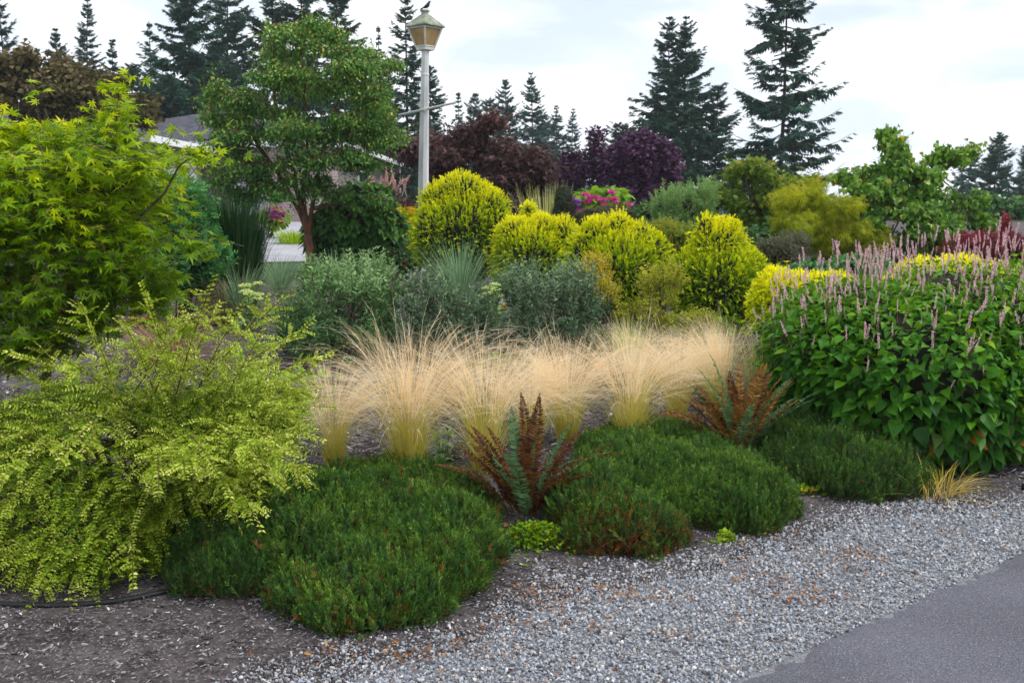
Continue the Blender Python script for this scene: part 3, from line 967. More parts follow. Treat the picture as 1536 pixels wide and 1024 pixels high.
for q, i in enumerate(order):
    P0 = Pp[i]; ln = g.uniform(.045, .125)
    lean = nrm(UP + Np[i] * .28 + g.normal(0, .20, 3))
    tip0 = P0 + lean * g.uniform(.02, .20)
    kd = g.integers(0, 4)
    az = g.uniform(0, 6.28)
    if q < 100:
        if sp_obj[kd] is None:
            o = sp_mesh[kd].build("flower_spike", [M_spk, M_kst], t, world=False); sp_obj[kd] = o
        else:
            o = sp_obj[kd].copy(); sc.collection.objects.link(o)
        o.parent = t
        o.location = [float(v) for v in (tip0 - kb)]
        o.rotation_euler = (math.asin(float(-lean[1])) * 1.0, math.asin(float(lean[0])), 0)
        wf = g.uniform(.6, 1.1); o.scale = (ln * wf, ln * wf, ln)
    else:
        V = np.concatenate(sp_mesh[kd].V); fr = frames(lean[None], np.array([[math.cos(az), math.sin(az), .01]]))[0]
        # template z is the spike axis
        Rm = np.stack([fr[:, 0], fr[:, 2], fr[:, 1]], 1)
        W = (V * ln) @ Rm.T + tip0
        b = 0
        off = stuff.n
        stuff.V.append(W); stuff.TI.append(np.concatenate(sp_mesh[kd].TI))
        for f_, m_ in zip(sp_mesh[kd].F, sp_mesh[kd].M):
            stuff.F.append(f_ + off); stuff.M.append(m_)
        stuff.n += len(W)
ml.build("foliage", M_kw, t)
ms.build("stems", [M_kst, M_inner], t)
struct(stuff.build("flower_spikes", [M_spk, M_kst], t), "stuff")
print("spikes", len(order))

# ---- small things along the gravel edge
M_gc = leafmat("groundcover_leaf", [(0, (.05, .11, .015)), (.5, (.12, .22, .025)), (.85, (.27, .34, .04)), (1, (.40, .16, .05))], trans=.3, rough=.45)
def low_plant(name, label, cat, px, py, rx, ry, h, n, mat, size, tmpl=OVATE_FLAT, group=None, seed=1, tint=.5):
    g = np.random.default_rng(seed)
    p = ground(px, py)
    t = thing(name, label, cat, p, group)
    m = Mesh(); s = Mesh()
    a = g.uniform(0, 6.28, n); r = np.abs(g.normal(0, .62, n)) * (1 + .35 * np.sin(3 * a + seed) + .2 * np.sin(7 * a))
    x = p[0] + r * np.cos(a) * rx; y = p[1] + r * np.sin(a) * ry
    z = gz(x, y) + h * g.random(n) ** .7 * np.clip(1.05 - r ** 2 * .6, .08, 1)
    D = nrm(np.column_stack([np.cos(a), np.sin(a), g.normal(.15, .4, n)]) + g.normal(0, .5, (n, 3)))
    sz = size * g.uniform(.6, 1.3, n)
    m.inst(tmpl, np.column_stack([x, y, z]), frames(D, nrm(UP + g.normal(0, .45, (n, 3)))), sz, 0, np.clip(g.normal(tint, .22, n), 0, 1))
    k = min(n, 90)
    C = np.stack([np.column_stack([p[0] + (x[:k] - p[0]) * .8, p[1] + (y[:k] - p[1]) * .8, gz(x[:k], y[:k])]), np.column_stack([x[:k], y[:k], z[:k]])], 1)
    s.tubes(C, np.full((k, 2), .0014), 3)
    m.build("leaves", mat, t); s.build("stems", M_kst, t)
    return t
low_plant("ground_cover_plant", "bright lime green leafy ground cover below the dark brown fern", "ground cover", 800, 818, .20, .13, .10, 1500, M_gc, .017, seed=2, tint=.45)
low_plant("ground_cover_plant", "tiny yellow green weed at the foot of the middle heather", "weed", 1090, 815, .06, .04, .05, 60, M_gc, .025, seed=3, tint=.55)
low_plant("ground_cover_plant", "yellowish weed in the notch between the two rounded heather mounds", "weed", 1205, 742, .12, .04, .04, 70, M_gc, .028, seed=4, tint=.7)
M_pale = leafmat("pale_leaf", [(0, (.12, .22, .10)), (.5, (.22, .36, .17)), (1, (.36, .48, .26))], trans=.3, rough=.5)
low_plant("columbine_plant", "pale green lobed leaves in the dark gap between feather grasses", "leafy plant", 665, 690, .14, .08, .16, 46, M_pale, .055, PALM5, seed=5)
M_yel = leafmat("yellow_petal", [(0, (.55, .40, .02)), (1, (.80, .62, .04))], trans=.2)

def tuft(name, label, cat, px, py, n, h, spread, mat, width=.004, group=None, seed=1, Y=None, sag=(.1, .6), tint=.5, r0=.05):
    g = np.random.default_rng(seed)
    p = ground(px, py) if Y is None else at(px, py, Y)
    p[2] = float(gz(p[0], p[1]))
    t = thing(name, label, cat, p, group)
    m = Mesh()
    az = g.uniform(0, 6.283, n); ln = h * g.uniform(.55, 1.12, n)
    le = np.abs(g.normal(0, spread, n)); sg = g.uniform(*sag, n)
    tt = np.linspace(0, 1, 6)[None, :, None]
    d = np.column_stack([np.cos(az), np.sin(az), np.zeros(n)])
    C = p + d[:, None] * (r0 * np.sqrt(g.random(n)))[:, None, None] + d[:, None] * ln[:, None, None] * (np.sin(le)[:, None, None] * tt + sg[:, None, None] * .5 * tt ** 2.2) \
        + UP * ln[:, None, None] * (np.cos(le)[:, None, None] * tt - .35 * sg[:, None, None] * tt ** 3)
    m.ribbon(C, np.array([.8, 1, 1, .85, .6, .15])[None] * width, nrm(np.column_stack([-np.sin(az), np.cos(az), g.normal(0, .3, n)])), 0, np.clip(g.normal(tint, .2, n), 0, 1))
    m.build("blades", mat, t)
    return t
M_dryg = leafmat("dry_grass", [(0, (.22, .20, .04)), (.4, (.42, .36, .07)), (1, (.62, .46, .19))], trans=.3, rough=.6)
tuft("grass_tuft", "yellowing tuft of thin grass at the foot of the knotweed", "grass tuft", 1415, 738, 110, .20, .9, M_dryg, .0035, seed=11, sag=(.3, 1.2), r0=.12)
tuft("grass_tuft", "dry bent grass stems beside the smooth dark heather", "grass tuft", 1395, 748, 60, .24, 1.1, M_dryg, .003, seed=12, tint=.9, sag=(.5, 1.3), r0=.08)

# black irrigation hose
M_hose = surf("hose_plastic", (.010, .010, .012), (.018, .018, .020), 60, .4, .02)
def hose(label, pts, r):
    m = Mesh()
    w = []
    for px, py in pts:
        p = ground(px, py); p[2] += r; w.append(p)
    w = np.array(w)
    tt = np.linspace(0, len(w) - 1, 40)
    c = np.stack([np.interp(tt, np.arange(len(w)), w[:, k]) for k in range(3)], 1)
    for _ in range(4):
        c[1:-1] = (c[:-2] + 2 * c[1:-1] + c[2:]) / 4
    m.tube(c, np.full(40, r), 12)
    return tag(m.build("irrigation_hose", M_hose, smooth=True), label, "hose")
hose("black irrigation hose lying on the mulch under the honeysuckle", [(-60, 905), (20, 911), (100, 912), (180, 905), (240, 893), (275, 884), (310, 872)], .0115)
p = ground(1532, 735)
m = Mesh()
m.tube([p + (0, 0, .022), p + (.035, -.01, .022), p + (.07, -.02, .022), p + (.16, -.03, .02)], [.019, .019, .015, .015], 14)
tag(m.build("hose_connector", M_hose, smooth=True), "short black hose end lying on bare soil beside the knotweed", "hose end")
# edging strip behind the grasses
M_edge = surf("edging_strip", (.05, .047, .05), (.12, .11, .115), 14, .8, .2, stretch=(1, 1, 6))
m = Mesh()
a_, b_ = at(400, 615, 6.7), at(1030, 560, 7.4)
n_ = 30
for i in range(n_):
    q0 = a_ + (b_ - a_) * i / n_; q1 = a_ + (b_ - a_) * (i + 1) / n_
    c = (q0 + q1) / 2; c[2] = float(gz(c[0], c[1])) + .045
    v = q1 - q0
    if i == 0:
        prev = []
    prev.append(c)
prev = np.array(prev)
sd = nrm(np.cross(b_ - a_, UP)) * .012
rows = np.stack([prev - sd - UP * .1, prev - sd + UP * .05, prev + sd + UP * .05, prev + sd - UP * .1], 1)
f = [(i * 4 + j, (i + 1) * 4 + j, (i + 1) * 4 + j + 1, i * 4 + j + 1) for i in range(n_ - 1) for j in range(3)]
m.add(rows.reshape(-1, 3), [f])
tag(m.build("garden_edging", M_edge), "low grey edging strip running behind the feather grasses", "edging")

# ================================================================ LEFT MAPLE
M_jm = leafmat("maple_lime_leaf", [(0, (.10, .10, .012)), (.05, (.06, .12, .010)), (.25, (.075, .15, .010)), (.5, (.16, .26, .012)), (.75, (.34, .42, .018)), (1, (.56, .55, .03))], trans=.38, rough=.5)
M_bark = surf("maple_bark", (.06, .045, .035), (.13, .10, .075), 18, .9, .4, stretch=(1, 1, .3))
def drooping(ml, P, N, g, size, tmpl, ti, tilt=.45, outw=.9, lw=1.0, mat=0, zj=.35):
    """leaves that point outwards and droop"""
    D = nrm(N * (1, 1, .3) * outw + g.normal(0, .45, P.shape) - UP * tilt)
    Z = nrm(UP + N * .35 + g.normal(0, zj, P.shape))
    sz = size * g.uniform(.65, 1.25, len(P))
    ml.inst(tmpl, P, frames(D, Z), np.stack([sz * lw, sz, sz], 1), mat, ti)

def layered(clumps, ntw, per, L_, g, flat=.35, shell=2.2, zmin=None):
    """twig tips in flat layers: leaf positions strung along short twigs; returns points, outward normals, twig starts, ends"""
    P, N = inblobs(clumps, ntw, g, shell, zmin)
    D = nrm(N * (1, 1, flat) + g.normal(0, .35, P.shape) * (1, 1, .5))
    ln = L_ * g.uniform(.6, 1.2, len(P))
    S = P - D * ln[:, None]
    t = g.random((len(P), per))
    Q = S[:, None] + D[:, None] * (ln[:, None] * t)[..., None] - UP * (t ** 2 * ln[:, None] * .25)[..., None] + g.normal(0, .12, (len(P), per, 3)) * ln[:, None, None]
    Nq = np.repeat(D[:, None], per, 1) + g.normal(0, .4, Q.shape)
    return Q.reshape(-1, 3), nrm(Nq.reshape(-1, 3)), S, P

def tree(name, label, cat, base, fork, clumps, ntw, per, tl, lmat, bmat, size, tmpl, tint=.5, r0=.08, seed=1, group=None, tilt=.45, lw=1.0, shell=2.2, flat=.35, tvar=.13,
         ttop=.0, sub=4, nl=None, twr=.0025, inner=0.0, zmin=None, outw=.9, zj=.35, split=0):
    g = np.random.default_rng(seed)
    big_ = clumps
    if split:                                   # break each mass of the crown into flat tiers with gaps between
        cc = []
        for c, r in clumps:
            for q in range(split):
                d = nrm(g.normal(size=3)) * g.uniform(.45, .95)
                cc.append((c + d * r, r * np.array([.54, .54, .34]) * g.uniform(.75, 1.25)))
        clumps = cc
    t = thing(name, label, cat, base, group)
    ml, mt = Mesh(), Mesh()
    Q, N, S, E = layered(clumps, ntw, per, tl, g, flat, shell, zmin)
    zs = np.array([c[2] for c, r in clumps])
    z0, z1 = zs.min(), max(zs.max(), zs.min() + .1)
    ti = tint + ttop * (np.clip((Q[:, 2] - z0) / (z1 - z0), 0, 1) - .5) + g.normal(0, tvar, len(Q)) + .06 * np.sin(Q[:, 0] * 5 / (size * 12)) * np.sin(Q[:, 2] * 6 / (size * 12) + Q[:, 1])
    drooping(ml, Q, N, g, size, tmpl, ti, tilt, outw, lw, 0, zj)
    mt.tubes(np.stack([S, (S + E) / 2 + UP * .02 * tl, E], 1), np.array([1, .7, .3])[None] * twr, 3)
    tg = [c for c, r in big_][:nl or 99]
    limbs(mt, base, fork, tg, r0, g, sub)
    ml.build("crown", lmat, t)
    mt.build("trunk", bmat, t, smooth=True)
    return t

cl = [clump(172, 160, 32, 30, 5.6, .25), clump(178, 138, 16, 20, 5.6, .12), clump(165, 205, 48, 20, 5.5, .3), clump(70, 205, 120, 26, 5.6, .5), clump(165, 240, 130, 26, 5.4, .5), clump(40, 260, 130, 32, 5.3, .55),
      clump(215, 245, 58, 11, 5.3, .22), clump(150, 285, 90, 26, 5.5, .45), clump(60, 310, 150, 34, 5.3, .6), clump(150, 335, 95, 22, 5.4, .45), clump(60, 365, 170, 34, 5.3, .6),
      clump(250, 360, 78, 12, 5.2, .25), clump(300, 225, 34, 8, 5.2, .12), clump(170, 385, 60, 16, 5.2, .3), clump(185, 408, 95, 18, 5.4, .4), clump(60, 430, 180, 32, 5.3, .6), clump(190, 440, 90, 24, 5.5, .4), clump(40, 480, 150, 26, 5.2, .55), clump(10, 525, 110, 24, 5.2, .5),
      clump(150, 300, 140, 70, 5.9, .4), clump(-90, 340, 110, 150, 5.4, .6)]
base = at(60, 560, 5.7); base[2] = float(gz(base[0], base[1]))
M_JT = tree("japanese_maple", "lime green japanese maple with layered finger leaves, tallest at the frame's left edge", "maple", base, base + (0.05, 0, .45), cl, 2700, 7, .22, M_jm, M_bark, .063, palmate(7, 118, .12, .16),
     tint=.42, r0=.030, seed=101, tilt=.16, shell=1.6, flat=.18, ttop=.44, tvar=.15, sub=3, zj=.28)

# ================================================================ MIDDLE BED
M_blue = leafmat("bluegreen_leaf", [(0, (.024, .052, .022)), (.35, (.050, .115, .040)), (.65, (.125, .215, .085)), (1, (.32, .42, .22))], trans=.22, rough=.5)
M_twig = surf("red_twig", (.045, .022, .02), (.10, .05, .04), 30, .8, .1)
def twigshrub(name, label, cat, base, clumps, n, LN, nl, ls, lw, mat, tint, seed, group=None, updir=.55, ttop=.3, drop=.05, ang=50, jit=.3, tmpl=FOLD, stem=.0016, wood=None, shell=1.3, nst=14, inner=0, tipt=.2, tvar=.1, zmin=0):
    g = np.random.default_rng(seed)
    t = thing(name, label, cat, base, group)
    ml, ms = Mesh(), Mesh()
    extra = []
    for c, r in clumps:                     # uneven outline: small satellite clumps
        for q in range(5):
            d = nrm(g.normal(size=3) * (1, 1, .8) + UP * .25)
            extra.append((c + d * r * g.uniform(.75, 1.0), r * g.uniform(.22, .42)))
    P, N = inblobs(list(clumps) + extra, n, g, shell)
    ok = P[:, 2] > gz(P[:, 0], P[:, 1]) + zmin
    P, N = P[ok], N[ok]
    D = nrm(N * .6 + UP * updir + g.normal(0, .35, P.shape))
    ln = g.uniform(LN * .6, LN * 1.3, len(P))
    z0 = min(c[2] - r[2] for c, r in clumps); z1 = max(c[2] + r[2] for c, r in clumps)
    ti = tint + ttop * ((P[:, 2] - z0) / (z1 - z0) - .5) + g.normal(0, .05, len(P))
    twigs(ml, ms, P - D * ln[:, None] * .7, D, ln, nl, .12, drop, ang, jit, ls, lw, .3, tmpl, stem, ti, tvar, tipt, g=g)
    for i in range(nst):
        c, r = clumps[g.integers(0, len(clumps))]
        d = nrm(g.normal(size=3) * (1, 1, .4) + UP * .5)
        e = c + d * r * .8
        ms.tube(curve3(np.asarray(base) + g.normal(0, .04, 3) * (1, 1, 0), e, .06, 7, g), np.linspace(.010, .003, 7), 5, caps=False)
    if inner:
        for c, r in clumps:
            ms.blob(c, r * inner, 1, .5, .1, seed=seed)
    ml.build("foliage", mat, t)
    ms.build("stems", [wood or M_twig, M_inner], t)
    return t
def bp(px, Y):
    p = at(px, 500, Y); p[2] = float(gz(p[0], p[1])); return p
grp = "blue green bushes in the middle of the bed"
M_blue2 = leafmat("dusky_bluegreen_leaf", [(0, (.022, .036, .024)), (.35, (.046, .088, .046)), (.65, (.105, .165, .09)), (1, (.28, .35, .21))], trans=.22, rough=.5)
twigshrub("blueberry_bush", "blue green bushy shrub with silvery tips, nearest the maple trunk", "shrub", bp(505, 8.0), [clump(505, 455, 82, 55, 8.3, .5), clump(460, 490, 48, 40, 8.1, .35), clump(560, 430, 45, 45, 8.5, .3), clump(510, 410, 60, 22, 8.6, .35), clump(505, 515, 66, 28, 7.8, .35), clump(575, 500, 30, 30, 7.9, .3)],
          1050, .30, 8, .060, .38, M_blue, .42, 201, grp, ttop=.6, updir=.8, tvar=.15, nst=26)
twigshrub("blueberry_bush", "thinner dusky bush in the middle with dark bare twigs below", "shrub", bp(665, 7.9), [clump(665, 470, 62, 42, 8.2, .45), clump(640, 440, 42, 32, 8.5, .35), clump(700, 505, 48, 28, 7.8, .3), clump(630, 512, 46, 26, 7.7, .3)],
          620, .28, 7, .054, .40, M_blue2, .40, 202, grp, ttop=.5, updir=.8, tvar=.15, nst=46)
twigshrub("blueberry_bush", "dusky blue green bush with reddish twigs in front of the golden conifers", "shrub", bp(825, 7.9), [clump(830, 460, 70, 48, 8.1, .45), clump(860, 425, 42, 28, 8.4, .35), clump(790, 430, 36, 32, 8.4, .35), clump(850, 510, 58, 28, 7.7, .35), clump(780, 500, 38, 28, 7.8, .3)],
          820, .28, 7, .052, .40, M_blue2, .42, 203, grp, ttop=.5, updir=.8, tvar=.15, nst=46)
M_ber = leafmat("barberry_leaf", [(0, (.12, .07, .02)), (.3, (.16, .20, .03)), (.6, (.34, .36, .06)), (.85, (.52, .40, .08)), (1, (.54, .24, .06))], trans=.3, rough=.5)
twigshrub("barberry_bush", "olive yellow barberry with orange leaf tips between two golden conifers", "shrub", bp(985, 9.0), [clump(988, 430, 32, 36, 9.0, .3), clump(955, 468, 34, 22, 8.8, .3), clump(1030, 482, 52, 18, 8.6, .3), clump(1000, 408, 22, 22, 9.1, .25)],
          620, .18, 8, .032, .55, M_ber, .40, 204, None, ttop=.2)
twigshrub("barberry_bush", "small orange tinged barberry sprig at the blue green bush's right", "shrub", bp(895, 8.4), [clump(890, 410, 28, 30, 8.6, .25), clump(910, 430, 24, 22, 8.5, .25)],
          330, .14, 7, .022, .55, M_ber, .66, 205, None, ttop=.2)
M_oat = leafmat("oat_grass", [(0, (.06, .12, .07)), (.5, (.14, .23, .13)), (1, (.27, .34, .20))], trans=.25, rough=.5)
gg = "arching blue green grass tufts"
tuft("oat_grass", "wide fountain of thin blue green grass at the lamp post's foot", "ornamental grass", 690, 440, 520, .85, .55, M_oat, .006, gg, 21, Y=10.4, sag=(.1, .5))
tuft("oat_grass", "blue green grass tuft at the front of the second golden conifer", "ornamental grass", 790, 440, 330, .72, .55, M_oat, .006, gg, 22, Y=10.0, sag=(.1, .5))
tuft("oat_grass", "blue green grass tuft spreading below the tall dark grass by the drive", "ornamental grass", 362, 450, 380, .70, .5, M_oat, .006, gg, 23, Y=9.6, sag=(.2, .7))
tuft("oat_grass", "loose grass tuft at the foot of the red barked tree trunk", "ornamental grass", 420, 430, 300, .62, .6, M_oat, .006, gg, 24, Y=11.8, sag=(.2, .7), tint=.55)
tuft("oat_grass", "blue green grass leaning over by the trunk's other side", "ornamental grass", 500, 420, 280, .60, .6, M_oat, .006, gg, 25, Y=12.0, sag=(.2, .7), tint=.55)
M_strw = leafmat("pale_grass", [(0, (.24, .27, .09)), (.5, (.42, .42, .17)), (1, (.62, .56, .30))], trans=.3, rough=.6)
tuft("feather_grass_young", "pale green feathery grass clump behind the plumes, next to the barberry", "ornamental grass", 945, 520, 620, .50, .28, M_strw, .0032, None, 26, Y=7.6, sag=(.2, 1.0))
tuft("feather_grass_young", "pale green grass clump behind the last feather grass, near the knotweed", "ornamental grass", 1060, 560, 520, .52, .38, M_strw, .0032, None, 27, Y=7.2, sag=(.2, .9), tint=.42)
tuft("feather_grass_young", "upright pale grass blades squeezed against the knotweed's edge", "ornamental grass", 1140, 610, 320, .62, .2, M_strw, .0034, None, 28, Y=6.5, sag=(.0, .5), tint=.45)
M_lime = leafmat("lime_leaf", [(0, (.08, .15, .02)), (.5, (.17, .28, .03)), (1, (.32, .42, .06))], trans=.3, rough=.5)
low_plant("low_perennial", "low lime green plants on the mulch behind the feather grasses", "low plant", 740, 552, .38, .22, .10, 300, M_lime, .045, seed=31)
low_plant("low_perennial", "low lime green plants under the nearest blue green bush", "low plant", 450, 590, .42, .3, .14, 360, M_lime, .045, seed=32, tint=.6)
low_plant("low_perennial", "leafy green ground plants between barberry and knotweed", "low plant", 1050, 505, .5, .4, .22, 620, M_lime, .05, seed=33, tint=.35)
M_red = leafmat("orange_leaf", [(0, (.30, .10, .03)), (.5, (.46, .20, .04)), (1, (.50, .36, .06))], trans=.3, rough=.5)
low_plant("low_perennial", "little orange leaved plant lying on mulch between two blue green bushes", "low plant", 760, 470, .16, .14, .10, 130, M_red, .035, seed=34)
low_plant("low_perennial", "orange and yellow leaved seedling under the maple's hanging leaves", "low plant", 205, 490, .30, .2, .10, 170, M_red, .030, seed=35, tint=.8)
low_plant("low_perennial", "green leafy weeds by the honeysuckle shoots and the dark grass", "low plant", 330, 470, .42, .3, .18, 300, M_lime, .045, seed=36, tint=.4)

M_sed = leafmat("stonecrop_bud", [(0, (.20, .28, .09)), (.5, (.36, .44, .17)), (1, (.52, .56, .28))], trans=.2, rough=.6)
def stonecrop(label, px, py, Y, n, h, seed):
    g = np.random.default_rng(seed)
    p = at(px, py, Y); p[2] = float(gz(p[0], p[1]))
    t = thing("stonecrop_plant", label, "stonecrop", p, "pale green stonecrops")
    ml, ms = Mesh(), Mesh()
    for i in range(n):
        b = p + np.append(g.normal(0, .05, 2), 0)
        e = b + nrm(np.append(g.normal(0, .22, 2), 1)) * h * g.uniform(.75, 1.1)
        c = curve3(b, e, 0, 6, g)
        ms.tube(c, np.linspace(.007, .005, 6), 5, caps=False)
        q = g.random(14) * .85
        P = b + (e - b) * q[:, None]
        a = g.uniform(0, 6.28, 14)
        D = np.column_stack([np.cos(a), np.sin(a), np.full(14, .35)])
        ml.inst(OVATE_FLAT, P, frames(D, np.tile(UP, (14, 1)) + g.normal(0, .3, (14, 3))), g.uniform(.05, .085, 14), 0, g.normal(.5, .15, 14))
        k = 90
        a = g.uniform(0, 6.28, k); r = np.sqrt(g.random(k)) * .055
        P = e + np.column_stack([np.cos(a) * r, np.sin(a) * r, .02 - r * r * 6 + g.normal(0, .004, k)])
        mf = Mesh(); mf.inst(ico(g), P, rand_rot(k, g), g.uniform(.006, .010, k), 0, g.normal(.55, .2, k)); mf.build("flower_head", M_sed, t)
    ml.build("leaves", M_pale, t); ms.build("stems", M_kst, t)
stonecrop("pale green stonecrop with flat buds between honeysuckle shoots and drive", 372, 465, 9.2, 10, .42, 51)
stonecrop("pale green stonecrop standing between the middle bushes, before the second conifer", 738, 445, 9.6, 8, .40, 52)
stonecrop("pale green stonecrop rising above the bush nearest the trunk", 585, 440, 9.4, 7, .42, 53)

# ---- golden drooping conifers
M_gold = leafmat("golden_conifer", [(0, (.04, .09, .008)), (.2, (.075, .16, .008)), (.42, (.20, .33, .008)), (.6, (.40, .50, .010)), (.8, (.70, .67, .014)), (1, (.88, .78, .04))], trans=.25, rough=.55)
def lockp(P, seed):
    return np.sin(P[:, 0] * 17 + seed) * np.sin(P[:, 1] * 15 + P[:, 2] * 9 + seed)
def golden(label, base, clumps, n, seed, ls=.023, LN=(.11, .22), top=.62, name="golden_conifer", mat=None):
    g = np.random.default_rng(seed)
    t = thing(name, label, "golden conifer", base, "golden drooping conifers across the bed")
    ml, ms = Mesh(), Mesh()
    P, N = inblobs(clumps, int(n * 5.0), g, 5)
    ok = (P[:, 2] > gz(P[:, 0], P[:, 1]) + .03) & (P[:, 1] < clumps[0][0][1] + clumps[0][1][1] * .7)
    P, N = P[ok][:int(n * 2.1)], N[ok][:int(n * 2.1)]
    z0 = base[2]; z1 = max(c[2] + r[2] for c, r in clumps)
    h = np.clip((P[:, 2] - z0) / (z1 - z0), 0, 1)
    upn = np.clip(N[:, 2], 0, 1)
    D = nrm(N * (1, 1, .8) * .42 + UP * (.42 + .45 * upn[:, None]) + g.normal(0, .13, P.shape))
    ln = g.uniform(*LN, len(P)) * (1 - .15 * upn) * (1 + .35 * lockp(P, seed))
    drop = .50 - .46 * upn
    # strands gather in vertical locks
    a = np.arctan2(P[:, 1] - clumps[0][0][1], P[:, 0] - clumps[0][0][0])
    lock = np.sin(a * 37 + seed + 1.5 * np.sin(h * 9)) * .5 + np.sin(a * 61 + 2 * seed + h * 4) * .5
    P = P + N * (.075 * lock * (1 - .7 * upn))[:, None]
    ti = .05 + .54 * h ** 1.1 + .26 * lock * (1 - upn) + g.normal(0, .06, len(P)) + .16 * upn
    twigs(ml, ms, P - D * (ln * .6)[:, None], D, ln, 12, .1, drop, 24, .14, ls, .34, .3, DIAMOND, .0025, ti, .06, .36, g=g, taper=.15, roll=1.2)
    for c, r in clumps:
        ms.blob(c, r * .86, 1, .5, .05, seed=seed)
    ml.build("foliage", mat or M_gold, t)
    ms.build("stems", [M_wood, M_inner], t)
    return t
def lumps(spec, Y):
    return [clump(a, b, c, d, Y + (dy if dy else 0), dr) for a, b, c, d, dy, dr in spec]
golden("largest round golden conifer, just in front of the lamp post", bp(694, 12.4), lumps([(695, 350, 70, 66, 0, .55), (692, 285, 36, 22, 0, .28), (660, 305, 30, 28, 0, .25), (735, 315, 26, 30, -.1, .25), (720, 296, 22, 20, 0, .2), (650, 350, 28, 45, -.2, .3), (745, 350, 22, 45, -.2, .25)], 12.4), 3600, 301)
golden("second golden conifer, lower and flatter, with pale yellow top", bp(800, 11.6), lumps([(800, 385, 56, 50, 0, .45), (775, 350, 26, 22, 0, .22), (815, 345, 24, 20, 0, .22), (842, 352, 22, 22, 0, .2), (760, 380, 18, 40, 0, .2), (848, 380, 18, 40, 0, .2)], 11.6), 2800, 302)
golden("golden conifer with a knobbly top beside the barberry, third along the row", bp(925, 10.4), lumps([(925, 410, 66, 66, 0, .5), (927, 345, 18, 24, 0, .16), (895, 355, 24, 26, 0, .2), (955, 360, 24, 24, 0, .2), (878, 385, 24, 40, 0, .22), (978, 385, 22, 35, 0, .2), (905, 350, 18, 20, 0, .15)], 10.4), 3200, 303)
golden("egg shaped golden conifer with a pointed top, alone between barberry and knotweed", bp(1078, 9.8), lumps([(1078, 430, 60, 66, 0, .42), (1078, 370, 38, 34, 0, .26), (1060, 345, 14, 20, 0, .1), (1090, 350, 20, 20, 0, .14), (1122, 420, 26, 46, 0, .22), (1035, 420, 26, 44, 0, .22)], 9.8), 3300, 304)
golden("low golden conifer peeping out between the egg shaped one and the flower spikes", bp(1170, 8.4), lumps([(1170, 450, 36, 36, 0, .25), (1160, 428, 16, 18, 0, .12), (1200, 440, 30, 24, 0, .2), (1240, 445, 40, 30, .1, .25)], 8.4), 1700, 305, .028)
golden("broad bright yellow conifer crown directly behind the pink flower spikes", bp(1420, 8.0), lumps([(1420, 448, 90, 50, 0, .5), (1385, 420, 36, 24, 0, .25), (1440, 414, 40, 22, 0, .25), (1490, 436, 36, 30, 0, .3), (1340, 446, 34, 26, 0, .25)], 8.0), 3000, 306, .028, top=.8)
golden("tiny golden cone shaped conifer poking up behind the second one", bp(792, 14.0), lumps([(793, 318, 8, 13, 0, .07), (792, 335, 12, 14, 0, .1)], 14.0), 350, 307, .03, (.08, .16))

# ================================================================ LAMP POST AND BIRD
M_post = surf("weathered_post_paint", (.46, .47, .49), (.70, .71, .72), 7, .75, .15, stretch=(1, 1, .25))
M_frame = surf("lantern_frame", (.48, .49, .49), (.62, .62, .60), 12, .6, .1)
M_lroof = surf("mossy_lantern_roof", (.16, .19, .11), (.36, .38, .33), 9, .85, .2)
M_glass = surf("amber_glass", (.26, .17, .07), (.42, .29, .13), 5, .22, 0, spec=.5)
lp = at(633, 398, 14.7); lp[2] = float(gz(lp[0], lp[1]))
sL = 14.7 / F
t = thing("lamp_post", "tall weathered white lamp post with amber four sided lantern and thin crossbar", "lamp post", lp)
top = at(637, 76, 14.7)
H = top[2] - lp[2]
lean = (at(637, 76, 14.7) - at(632, 398, 14.7)) * (1, 0, 0)
def up_pt(z):
    return lp + lean * (z / H) + UP * z
m = Mesh()
zz = np.array([-.1, .5, 1.2, 2.0, H - .36, H - .35, H - .33, H - .32, H])
m.tube([up_pt(z) for z in zz], [.092, .084, .077, .070, .058, .062, .062, .055, .054], 8)
m.build("post", M_post, t)
m = Mesh()
cb = up_pt(at(637, 163, 14.7)[2] - lp[2])
e0, e1 = at(598, 173, 14.75), at(684, 154, 14.5)
d_ = e1 - e0
m.tube([e0, e0 + d_ * .5, e1], [.017, .017, .017], 8)
m.tube([cb + (.02, -.075, -.03), cb + (.02, -.1, -.03)], [.02, .02], 8)
m.build("crossbar", M_frame, t)
# lantern: square, one corner towards the viewer
def sq(zc, half):
    a = R(45) + R(4) + np.arange(4) * math.pi / 2 + R(45)
    return np.column_stack([np.cos(a) * half, np.sin(a) * half, np.full(4, zc)]) + up_pt(H) * (1, 1, 0)
zb = top[2]; z1 = zb + .045; z2 = at(637, 42, 14.7)[2]; z3 = at(637, 23, 14.7)[2]; z4 = at(637, 18, 14.7)[2]
hb, ht, he = 13.2 * sL, 24.5 * sL, 29.5 * sL
m = Mesh()
def loft(m, rings, mat=0, capb=True, capt=True):
    V = np.concatenate(rings); k = len(rings[0])
    f = [(i * k + j, i * k + (j + 1) % k, (i + 1) * k + (j + 1) % k, (i + 1) * k + j) for i in range(len(rings) - 1) for j in range(k)]
    fs = [f]
    if capb: fs.append([tuple(range(k))[::-1]])
    if capt: fs.append([tuple((len(rings) - 1) * k + j for j in range(k))])
    m.add(V, fs, mat)
loft(m, [sq(zb - .012, hb * .55), sq(zb, hb), sq(z1, hb * 1.06)])
for j in range(4):
    p0, p1 = sq(z1 - .004, hb * 1.02)[j], sq(z2 - .004, ht)[j]
    m.tube([p0, p1], [.013, .015], 6)
